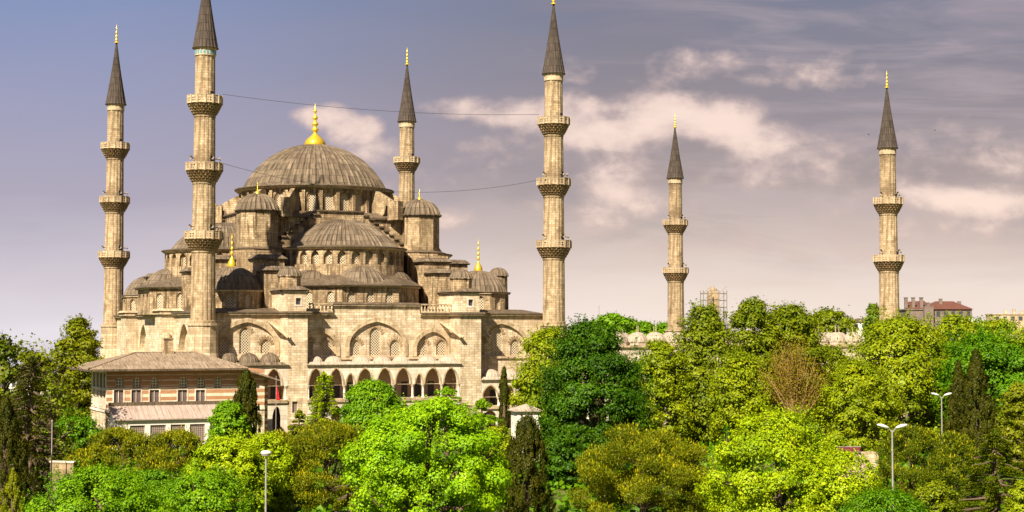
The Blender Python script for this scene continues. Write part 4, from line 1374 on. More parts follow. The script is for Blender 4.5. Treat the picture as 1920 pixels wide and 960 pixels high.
for i, (x, y) in enumerate(spots):
    if proto is None:
        m = MB(); m.prism(ngon(8, 2.05, a0=PI / 8), 0, .55); m.prism(ngon(8, 2.15, a0=PI / 8), .553, .7); ribbed(m, 1.95, 1.75, .7, 14, h=.05, rows=8, lip=.08)
        proto = m.build('courtyard_dome', M_LEADPALE, court)
        f_ = MB(); finial(f_, 0, 0, 2.4, 1.7); f_.build('finial', M_TRIM, proto)
        o = proto
    else:
        o = copy_tree(proto, court)
    o.location = (x, y, czt + .35)
# outer covered walk along the foot of the courtyard wall
def walk(m):
    m.box(cx0 + 2, cx1, -38.3, -33.3, 3.6, 4.4); m.box(cx0 + 2, cx1, -38.5, -33.3, 4.403, 4.6)
pb('walk_roof', M_MARBLE, walk, court)
for i in range(18):
    x = cx0 + 3 + i * 4.0
    pb('walk_column', M_MARBLE, lambda m: m.lathe([(.36, 0), (.36, .2), (.26, .3), (.24, 3.0), (.28, 3.1), (.42, 3.45), (.42, 3.597)], 12, (x, -37.9)), court)

# ------------------------------------------------------------------ distant structures
def far_building(px0, px1, ytop, d, depth, name, label, mat, roofmat, floors, cols, hip=None, cat='building', zb=0.0, chim=()):
    x0, x1 = place(px0, d)[0], place(px1, d)[0]
    w = x1 - x0; zt = zat(ytop, d)
    b = empty(name, ((x0 + x1) / 2, d, zb)); tag(b, label, cat)
    m = MB()
    h = zt - zb
    hs = []
    fh = 3.1
    for f in range(floors):
        for c in range(cols):
            cx_ = -w / 2 + w * (c + .5) / cols
            z1 = h - .7 - f * fh
            hs.append((cx_, w / cols * .5, z1 - 1.6, z1))
    m.panel((0, 0, 0), FX, FN, [(-w / 2, 0), (w / 2, 0), (w / 2, h), (-w / 2, h)], [[(c - s / 2, a), (c + s / 2, a), (c + s / 2, z), (c - s / 2, z)] for c, s, a, z in hs], .3)
    for s in (-1, 1): m.panel((s * w / 2, 0, 0), (0, s, 0), (s, 0, 0), [(0, 0), (s * depth, 0), (s * depth, h), (0, h)][::1])
    m.panel((0, depth, 0), (-1, 0, 0), (0, 1, 0), [(-w / 2, 0), (w / 2, 0), (w / 2, h), (-w / 2, h)])
    m.build('wall', mat, b)
    for c, s, a, z in hs:
        q = MB(); q.slab((0, .2, 0), FX, FN, [(c - s / 2, a), (c + s / 2, a), (c + s / 2, z), (c - s / 2, z)], .1); q.build('window', M_GLASS, b)
    r = MB()
    if hip:
        V_ = [r.vert(p) for p in ((-w / 2 - .5, -.5, h + .01), (w / 2 + .5, -.5, h + .01), (w / 2 + .5, depth + .5, h + .01), (-w / 2 - .5, depth + .5, h + .01), (-w / 2 + w * .3, depth / 2, h + hip), (w / 2 - w * .3, depth / 2, h + hip))]
        r.face((V_[0], V_[1], V_[5], V_[4])); r.face((V_[1], V_[2], V_[5])); r.face((V_[2], V_[3], V_[4], V_[5])); r.face((V_[3], V_[0], V_[4])); r.face(V_[3::-1])
    else:
        r.box(-w / 2 - .3, w / 2 + .3, -.3, depth + .3, h + .003, h + .35)
    ro = r.build('roof', roofmat, b)
    for (cx_, hh) in chim:
        c = MB(); c.box(cx_ * w - .5, cx_ * w + .5, depth * .3, depth * .3 + .9, h, h + hh); c.build('chimney', mat, ro)
    return b, w, h
# apartment block with stepped bays at the right
bb, w, h = far_building(1738, 1822, 580, 500, 12, 'apartment_building', 'rose coloured apartment block with red tiled roof and tall chimneys above the trees at right', M_PINKISH, M_REDROOF, 4, 6, 2.6, chim=((-.40, 2.2), (-.12, 3.4), (.30, 2.6)))
m = MB(); m.box(-w / 2 - 6.0, -w / 2 - .003, 2.0, 11, 0, h - .2); m.box(-w / 2 - 1.2, -w / 2 + 1.6, -1.6, -.003, 0, h + 1.0); m.box(-w / 2 - 4.8, -w / 2 - 2.6, .4, 1.997, 0, h - 2.4)
m.box(-w / 2 - 6.3, -w / 2 + .0, 1.7, 11.3, h - .197, h + .15)
m.build('stair_wing', M_PINKISH, bb)
m = MB()
V_ = [m.vert(p) for p in ((-w / 2 - 6.3, 1.7, h + .16), (-w / 2 + 2, 1.7, h + .16), (-w / 2 + 2, 11.3, h + 2.9), (-w / 2 - 4.3, 11.3, h + 2.5))]
m.face(V_); m.build('roof', M_REDROOF, bb)
for dx in (-5.7, -3.4, -.9):
    m = MB(); m.box(-w / 2 + dx - .45, -w / 2 + dx + .45, 3, 4, h + .15, h + 3.6); m.box(-w / 2 + dx - .6, -w / 2 + dx + .6, 2.85, 4.15, h + 3.603, h + 3.8); m.build('chimney', M_PINKISH, bb)
for f in range(2):
    m = MB(); m.box(1.0, w / 2 + .8, -1.3, -.003, h - 3.9 - 3.1 * f, h - 3.7 - 3.1 * f); m.box(1.0, w / 2 + .8, -1.35, -1.25, h - 3.697 - 3.1 * f, h - 2.8 - 3.1 * f); m.build('balcony', M_WHITE, bb)
far_building(1862, 1935, 590, 620, 10, 'flat_roofed_house', 'pale flat-roofed building on the skyline at the far right edge', M_BASESTONE, M_BASESTONE, 1, 5, None, chim=((-.12, 1.8), (.1, 2.2), (.3, 1.6)))
far_building(1598, 1640, 604, 640, 10, 'low_house', 'low grey roofed house between trees left of the rightmost minaret', M_WHITE, M_LEADDARK, 1, 3, 1.5)
# houses down the slope on the left
for i, (p0, p1, yt, d, lab, mt, rm, hip) in enumerate((
        (-14, 34, 712, 520, 'cream house with tiled roof low behind the left trees at the photo edge', M_WHITE, M_REDROOF, 1.6),
        (42, 84, 704, 560, 'pale house with hipped roof between the tree stems at far left', M_WHITE, M_REDROOF, 1.8),
        (88, 126, 716, 540, 'flat white house below the hazy sea at left', M_WHITE, M_WHITE, None),
        (128, 168, 752, 420, 'low white shed roof beside the pavilion wall at left', M_WHITE, M_WHITE, None))):
    far_building(p0, p1, yt, d, 9, 'house', lab, mt, rm, 2, 4, hip, 'house', zb=-10)
# stone pillar in scaffolding
pil = empty('stone_pillar', (*place(1337, 470), 0)); tag(pil, 'old rubble stone pillar standing inside scaffolding on the skyline', 'pillar')
s = 3018 / 470
m = MB(); m.box(-1.75, 1.75, -1.75, 1.75, 0, zat(546, 470), .2); m.build('pillar_shaft', M_CORBEL, pil)
m = MB(); m.lathe([(1.3, zat(545, 470)), (1.2, zat(545, 470) + .4), (.4, zat(541, 470) + .4), (.05, zat(539, 470) + .5)], 8); m.build('pillar_top', M_STONE, pil)
sc = empty('scaffolding', (*place(1338, 470), 0)); tag(sc, 'thin pipe scaffolding around the stone pillar on the skyline', 'scaffold')
m = MB(); ht = zat(545, 470)
for x in (-3.4, -1.1, 1.1, 3.4):
    for y in (-3.4, 3.4): m.tube([(x, y, 0), (x, y, ht)], .13, 5)
z = 8.0
while z < ht:
    for y in (-3.4, 3.4): m.tube([(-3.5, y, z), (3.5, y, z)], .10, 5)
    for x in (-3.4, 3.4): m.tube([(x, -3.5, z), (x, 3.5, z)], .10, 5)
    m.tube([(-3.4, -3.4, z), (-1.1, -3.4, z + 2)], .06, 5); m.tube([(1.1, -3.4, z), (3.4, -3.4, z + 2)], .06, 5)
    z += 2.0
m.build('scaffold_poles', M_HORN, sc)
m = MB(); m.tube([(0, 0, 0), (0, 0, zat(573, 430))], .10, 6)
o = m.build('antenna_mast', M_METAL); o.location = (*place(1123, 430), 0); tag(o, 'thin bare mast poking above the bright far trees beside the right front minaret', 'mast')

# ------------------------------------------------------------------ vegetation
def leaf_mesh(name, pos, nor, size, asp, mat, parent, axis=None, mat2=None, idx2=None):
    """one mesh of many small four-cornered leaves"""
    n = len(pos)
    rng = np.random.default_rng(n + 7)
    nor = nor / np.maximum(np.linalg.norm(nor, axis=1, keepdims=True), 1e-6)
    if axis is None:
        t = rng.normal(size=(n, 3))
    else:
        t = axis + rng.normal(size=(n, 3)) * 0.18
    t -= nor * np.sum(t * nor, axis=1, keepdims=True)
    t /= np.maximum(np.linalg.norm(t, axis=1, keepdims=True), 1e-6)
    b = np.cross(nor, t)
    L = (size * asp)[:, None] * 0.5; Wd = size[:, None] * 0.5
    v = np.empty((n, 4, 3))
    bend = nor * (L * 0.25)
    v[:, 0] = pos - t * L - bend; v[:, 1] = pos + b * Wd + t * L * 0.1; v[:, 2] = pos + t * L - bend; v[:, 3] = pos - b * Wd + t * L * 0.1
    me = bpy.data.meshes.new(name)
    me.vertices.add(n * 4); me.loops.add(n * 4); me.polygons.add(n)
    me.vertices.foreach_set('co', v.reshape(-1).astype(np.float32))
    me.loops.foreach_set('vertex_index', np.arange(n * 4, dtype=np.int32))
    me.polygons.foreach_set('loop_start', np.arange(0, n * 4, 4, dtype=np.int32))
    me.materials.append(mat)
    if mat2 is not None:
        me.materials.append(mat2)
        mi = np.zeros(n, dtype=np.int32); mi[idx2] = 1
        me.polygons.foreach_set('material_index', mi)
    me.update()
    o = bpy.data.objects.new(name, me); COL.objects.link(o); o.parent = parent
    return o
def unit(rng, n):
    d = rng.normal(size=(n, 3)); return d / np.linalg.norm(d, axis=1, keepdims=True)
def lobes(rng, d, k=5, amp=0.16):
    m = np.ones(len(d))
    for _ in range(k):
        ax = unit(rng, 1)[0]
        m += amp * np.maximum(0, d @ ax) ** 3 * rng.uniform(-0.9, 1.1)
    return m

def tree(kind, px, d, wpx, ytop, ybot, leaf, label, seed, n=7000, ls=None, cat='tree', name=None, bark=None, asp=1.5, group='trees of the park', clump=0.175, nclump=None, depth=None, fill=1.0):
    rng = np.random.default_rng(seed)
    random.seed(seed)
    s = F / d
    x, y = place(px, d)
    W2 = wpx / s / 2; zt = zat(ytop, d); zb = max(0.4, zat(ybot, d))
    H = zt - zb
    D2 = depth if depth else W2 * 0.9
    nm = name or 'tree'
    root = empty(nm, (x, y, 0)); tag(root, label, cat, group)
    ls = ls or 3.7 / s                     # leaf length in metres
    bark = bark or BARK
    C = np.array([0, 0, (zt + zb) / 2]); Rr = np.array([W2, D2, H / 2])
    tips = []
    mat2 = None; idx2 = None; axis = None
    if kind in ('broad', 'round', 'sparse', 'pine', 'oval'):
        K = nclump or {'broad': 190, 'round': 330, 'sparse': 60, 'pine': 150, 'oval': 170}[kind]
        fz = rng.uniform(0, 1, K) ** 0.85
        th = rng.uniform(0, 2 * PI, K)
        knee = {'broad': .40, 'oval': .38, 'round': .30, 'pine': .28, 'sparse': .45}[kind]
        pexp = {'broad': 2.2, 'oval': 1.6, 'round': 2.1, 'pine': 2.4, 'sparse': 1.8}[kind]
        up_ = np.clip((fz - knee) / (1 - knee), 0, 1)
        prof_ = np.where(fz > knee, np.sqrt(np.clip(1 - up_ ** pexp, 0.02, 1)), .74 + .26 * (fz / knee))
        rfr = rng.uniform(0.10, 1.0, K) ** (0.42 if kind != 'round' else 0.25)
        dirs = np.stack([np.cos(th) * prof_ * rfr, np.sin(th) * prof_ * rfr, (fz - .38) * 1.5], 1)
        dn = dirs / np.linalg.norm(dirs, axis=1, keepdims=True)
        lob = lobes(rng, dn, 8, 0.20 if kind != 'round' else 0.06)
        base = clump * (W2 + H / 2) / 2 * (1.0 if kind != 'round' else 0.95)
        cr = rng.uniform(0.55, 1.25, K) * base
        cc = np.stack([np.cos(th) * prof_ * rfr * lob * (W2 - base * .6), np.sin(th) * prof_ * rfr * lob * (D2 - base * .6), zb + base * .3 + fz * lob ** .5 * (H - base * .9)], 1)
        dirs = dn
        per = np.maximum(8, (n * cr ** 2 / np.sum(cr ** 2)).astype(int))
        ci = np.repeat(np.arange(K), per); m = len(ci)
        dd = unit(rng, m)
        rr = rng.uniform(0.0, 1.0, m) ** 0.30
        sq = np.array([1, 1, 0.72]) if kind != 'round' else np.array([1.1, 1.1, 0.75])
        pos = cc[ci] + dd * sq * (cr[ci] * rr)[:, None]
        fz_ = rng.uniform(size=m) < (.16 if kind != 'round' else .06)
        pos[fz_] += rng.normal(size=(int(fz_.sum()), 3)) * (cr[ci][fz_] * .40)[:, None]
        out = dd * 0.75 + dirs[ci] * 0.45 + np.array([0, 0, 0.35])
        nor = out + rng.normal(size=(m, 3)) * (0.27 if kind != 'round' else 0.25)
        size = ls * np.clip(np.exp(rng.normal(size=m) * .38), .4, 2.1) / asp * 1.08
        keep = pos[:, 2] > max(0.05, zb - H * 0.15)
        if kind == 'pine':
            # upright tufts of needles
            axis = (dd * 0.55 + dirs[ci] * 0.35 + np.array([0, 0, 0.7]))
            nor = rng.normal(size=(m, 3))
            size = ls * rng.uniform(0.6, 1.2, m) * 0.42; asp = 3.0
            nc = int(m * .014)
            sel = rng.choice(np.where((dd[:, 2] > -.1) & (rr > .8) & (np.linalg.norm(dirs[ci][:, :2], axis=1) + dirs[ci][:, 2] > .35))[0], nc)
            sel = np.repeat(sel, 2)
            jit = np.repeat(rng.normal(size=(nc, 3)) * .04, 2, 0)
            pos = np.concatenate([pos, pos[sel] + jit + np.array([0, 0, .55 * ls])])
            nn_ = rng.normal(size=(nc * 2, 3)); nn_[:, 2] = 0
            nor = np.concatenate([nor, nn_]); axis = np.concatenate([axis, np.tile([0.0, 0, 1.0], (nc * 2, 1))])
            size = np.concatenate([size, ls * np.repeat(rng.uniform(.55, 1.0, nc), 2) * .62])
            keep = np.concatenate([keep, np.ones(nc * 2, bool)])
            mat2 = LEAF['candle']; idx2 = np.concatenate([np.zeros(m, bool), np.ones(nc * 2, bool)])[keep]
        if kind in ('broad', 'oval', 'sparse'):
            # loose upright sprays that break the outline
            kw_ = 110; per_ = max(4, int(n * .11 / kw_))
            tw = rng.uniform(0, 2 * PI, kw_); fw_ = rng.uniform(.25, 1.0, kw_)
            uw = np.clip((fw_ - knee) / (1 - knee), 0, 1)
            pw_ = np.where(fw_ > knee, np.sqrt(np.clip(1 - uw ** pexp, .02, 1)), .74 + .26 * fw_ / knee) * rng.uniform(.75, 1.0, kw_)
            wc_ = np.stack([np.cos(tw) * pw_ * W2 * .97, np.sin(tw) * pw_ * D2 * .97, zb + fw_ * H * .95], 1)
            up_v = np.stack([np.cos(tw) * .45, np.sin(tw) * .45, np.full(kw_, .9)], 1)
            wi = np.repeat(np.arange(kw_), per_); mw = len(wi)
            tt_ = rng.uniform(-.6, 1, mw)
            pos = np.concatenate([pos, wc_[wi] + up_v[wi] * (tt_ * base * 1.5)[:, None] + rng.normal(size=(mw, 3)) * (base * .26 * (1.15 - np.abs(tt_)))[:, None]])
            nor = np.concatenate([nor, rng.normal(size=(mw, 3)) + np.array([0, 0, .5]) + up_v[wi] * .3])
            size = np.concatenate([size, ls * rng.uniform(.6, 1.15, mw) / asp * 1.1])
            keep = np.concatenate([keep, np.ones(mw, bool)])
        if kind == 'round':
            axis = dirs[ci] * np.array([1, 1, 0.2]) + np.array([0, 0, -0.35])
        pos, nor, size = pos[keep], nor[keep], size[keep]
        if axis is not None: axis = axis[keep]
        tips = cc[rng.permutation(K)[:(30 if kind == 'sparse' else 16)]]
    elif kind in ('cypress', 'cone'):
        m = n
        nfl = max(40, int(H * W2 * 14))
        fz = rng.uniform(0, 1, nfl) ** 0.9
        prof = (lambda f: np.where(f < 0.18, 0.72 + 1.55 * f, np.sqrt(np.clip(1 - ((f - 0.18) / 0.83) ** 1.7, 0, 1)))) if kind == 'cypress' else (lambda f: np.clip(1.02 - f, 0.03, 1) ** 0.85)
        fa = rng.uniform(0, 2 * PI, nfl)
        fr = prof(fz) * W2 * rng.uniform(0.45, 1.0, nfl)
        fc = np.stack([np.cos(fa) * fr, np.sin(fa) * fr * .95, zb + fz * H * 0.94], 1)
        fl = rng.uniform(0.6, 1.2, nfl) * (0.085 * H if kind == 'cypress' else 0.06 * H)
        ci = rng.integers(0, nfl, m)
        dd = unit(rng, m)
        pos = fc[ci] + dd * np.stack([fl[ci] * .34, fl[ci] * .34, fl[ci]], 1) * (rng.uniform(0, 1, m) ** .5)[:, None]
        rad_ = np.stack([np.cos(fa[ci]), np.sin(fa[ci]), np.zeros(m)], 1)
        nor = rad_ * .7 + dd * np.array([.8, .8, .1]) + rng.normal(size=(m, 3)) * .35
        axis = np.array([0, 0, 1.0]) + rad_ * (.35 if kind == 'cypress' else .8)
        size = ls * rng.uniform(.6, 1.2, m) * .55; asp = 1.9
    elif kind == 'cedar':
        P_, N_, A_, S_ = [], [], [], []
        tiers = nclump or 8
        for t in range(tiers):
            f = (t + .35) / tiers
            L0 = W2 * (1.08 - f * .80) * rng.uniform(.75, 1.05)
            nb = rng.integers(5, 8)
            a0 = rng.uniform(0, 2 * PI)
            for b in range(nb):
                a = a0 + 2 * PI * b / nb + rng.uniform(-.3, .3)
                L1 = L0 * rng.uniform(.7, 1.1)
                z0 = zb + H * min(.97, f + rng.uniform(-.5, .5) / tiers)
                k = int(n / (tiers * nb) * (L1 / W2 + .3))
                u = rng.uniform(.08, 1, k) ** .7
                wd = (.04 + .17 * u * (1.12 - u) * 2.2) * L1
                side_ = rng.uniform(-1, 1, k) * wd
                droop = -0.20 * L1 * u ** 2.2 + .10 * L1 * u
                hang = rng.uniform(0, 1, k) ** 2 * .065 * H * fill
                px_ = np.cos(a) * u * L1 - np.sin(a) * side_; py_ = np.sin(a) * u * L1 + np.cos(a) * side_
                P_.append(np.stack([px_, py_, z0 + droop - hang - abs(side_) * .25], 1))
                N_.append(rng.normal(size=(k, 3)) * .4 + np.array([0, 0, 1.0]))
                A_.append(np.tile(np.array([np.cos(a) * .8, np.sin(a) * .8, -.35]), (k, 1)))
                S_.append(ls * rng.uniform(.5, 1.1, k) * .6)
                tips.append(np.array([np.cos(a) * L1 * .85, np.sin(a) * L1 * .85, z0 + .02 * L1]))
        pos, nor, axis, size = map(np.concatenate, (P_, N_, A_, S_)); asp = 2.0
        # leader at the top
        k = n // 22
        u = rng.uniform(0, 1, k)
        pos = np.concatenate([pos, np.stack([rng.normal(size=k) * .09 * W2 * (1.2 - u), rng.normal(size=k) * .09 * W2 * (1.2 - u), zt - H * .2 + u * H * .2], 1)])
        nor = np.concatenate([nor, rng.normal(size=(k, 3))]); axis = np.concatenate([axis, np.tile([0, 0, .8], (k, 1))]); size = np.concatenate([size, ls * .5 * np.ones(k)])
        keep = pos[:, 2] > .1
        pos, nor, axis, size = pos[keep], nor[keep], axis[keep], size[keep]
    elif kind == 'twiggy':
        # many bare rods fanning upwards with a thin veil of bronze leaves
        pos_, nor_ = [], []
        for i in range(95):
            a = rng.uniform(0, 2 * PI); sp_ = rng.uniform(.1, 1.0)
            tips.append(np.array([np.cos(a) * W2 * sp_, np.sin(a) * D2 * sp_, zb + H * (1.0 - .35 * sp_ ** 2) * rng.uniform(.75, 1.0)]))
        tp = np.array(tips)
        m = n
        ci = rng.integers(0, len(tp), m)
        u = rng.uniform(.45, 1.08, m)
        base_ = np.array([0, 0, zb + .05 * H])
        pos = base_ + (tp[ci] - base_) * u[:, None] + rng.normal(size=(m, 3)) * W2 * .10
        nor = rng.normal(size=(m, 3)) + np.array([0, 0, .6])
        size = ls * rng.uniform(.5, 1.0, m) * .62
    if kind != 'twiggy':
        ex = np.percentile(np.abs(pos[:, 0]), 98.5); kx_ = W2 / ex
        zl, zh = np.percentile(pos[:, 2], 0.8), np.percentile(pos[:, 2], 99.7)
        kz_ = (zt - zb) / (zh - zl)
        kx_ = min(max(kx_, .7), 1.6); kz_ = min(max(kz_, .7), 1.5)
        pos[:, :2] *= kx_; pos[:, 2] = zt + (pos[:, 2] - zh) * kz_
        pos[:, 2] = np.maximum(pos[:, 2], .06)
        tips = [np.array([q[0] * kx_, q[1] * kx_, zt + (q[2] - zh) * kz_]) for q in tips]
    leaf_mesh('crown', pos, nor, size, np.full(len(pos), asp) if np.isscalar(asp) else asp, LEAF[leaf], root, axis, mat2, idx2)
    # trunk and limbs
    mb = MB()
    r0 = max(.10, min(.55, .032 * zt + .03 * W2))
    top = C[2] + H * (.30 if kind not in ('cypress', 'cone', 'cedar') else .42)
    zfork = max(zb * .9, .9) + H * (.08 if kind != 'twiggy' else 0)
    npt = 6
    tr = [Vector((0, 0, -.1))]
    for i in range(1, npt):
        f = i / (npt - 1)
        tr.append(Vector((rng.normal() * .03 * W2 * f, rng.normal() * .03 * W2 * f, top * f)))
    if kind == 'twiggy':
        tr = [Vector((0, 0, -.1)), Vector((.05, 0, zb * .6)), Vector((0, 0, zb + .12 * H))]; npt = 3
    mb.tube(tr, [r0 * (1 - .82 * i / (npt - 1)) for i in range(npt)], 7)
    for tpt in tips:
        tv = Vector(tpt)
        if kind == 'cedar': f0 = min(.97, max(.05, tv.z / top))
        elif kind == 'twiggy': f0 = rng.uniform(.75, 1.0)
        else: f0 = min(.95, max(.25, (tv.z - .45 * math.hypot(tv.x, tv.y) - .1 * H) / top))
        f0 = min(f0, .98)
        q = f0 * (npt - 1); k = int(q); k = min(k, npt - 2)
        p0 = tr[k].lerp(tr[k + 1], q - k)
        mid = p0.lerp(tv, .5) + Vector((rng.normal() * .05 * W2, rng.normal() * .05 * W2, .05 * H if kind != 'cedar' else .03 * W2))
        rr0 = r0 * (1 - .8 * f0) * .62 + .02
        if kind == 'twiggy': rr0 = .095
        mb.tube([p0, p0.lerp(mid, .55) + Vector((0, 0, .02 * H)), mid, tv], [rr0, rr0 * .75, rr0 * .5, rr0 * .18 + .012], 5)
        if kind in ('sparse', 'broad', 'oval') and n > 2500:
            for _ in range(3 if kind == 'sparse' else 2):
                e = tv + Vector(unit(rng, 1)[0].tolist()) * W2 * .22 + Vector((0, 0, .05 * H))
                mb.tube([mid.lerp(tv, .4), mid.lerp(tv, .7).lerp(e, .5), e], [rr0 * .35, rr0 * .22, .012], 4)
    mb.build('trunk', bark, root)
    return root

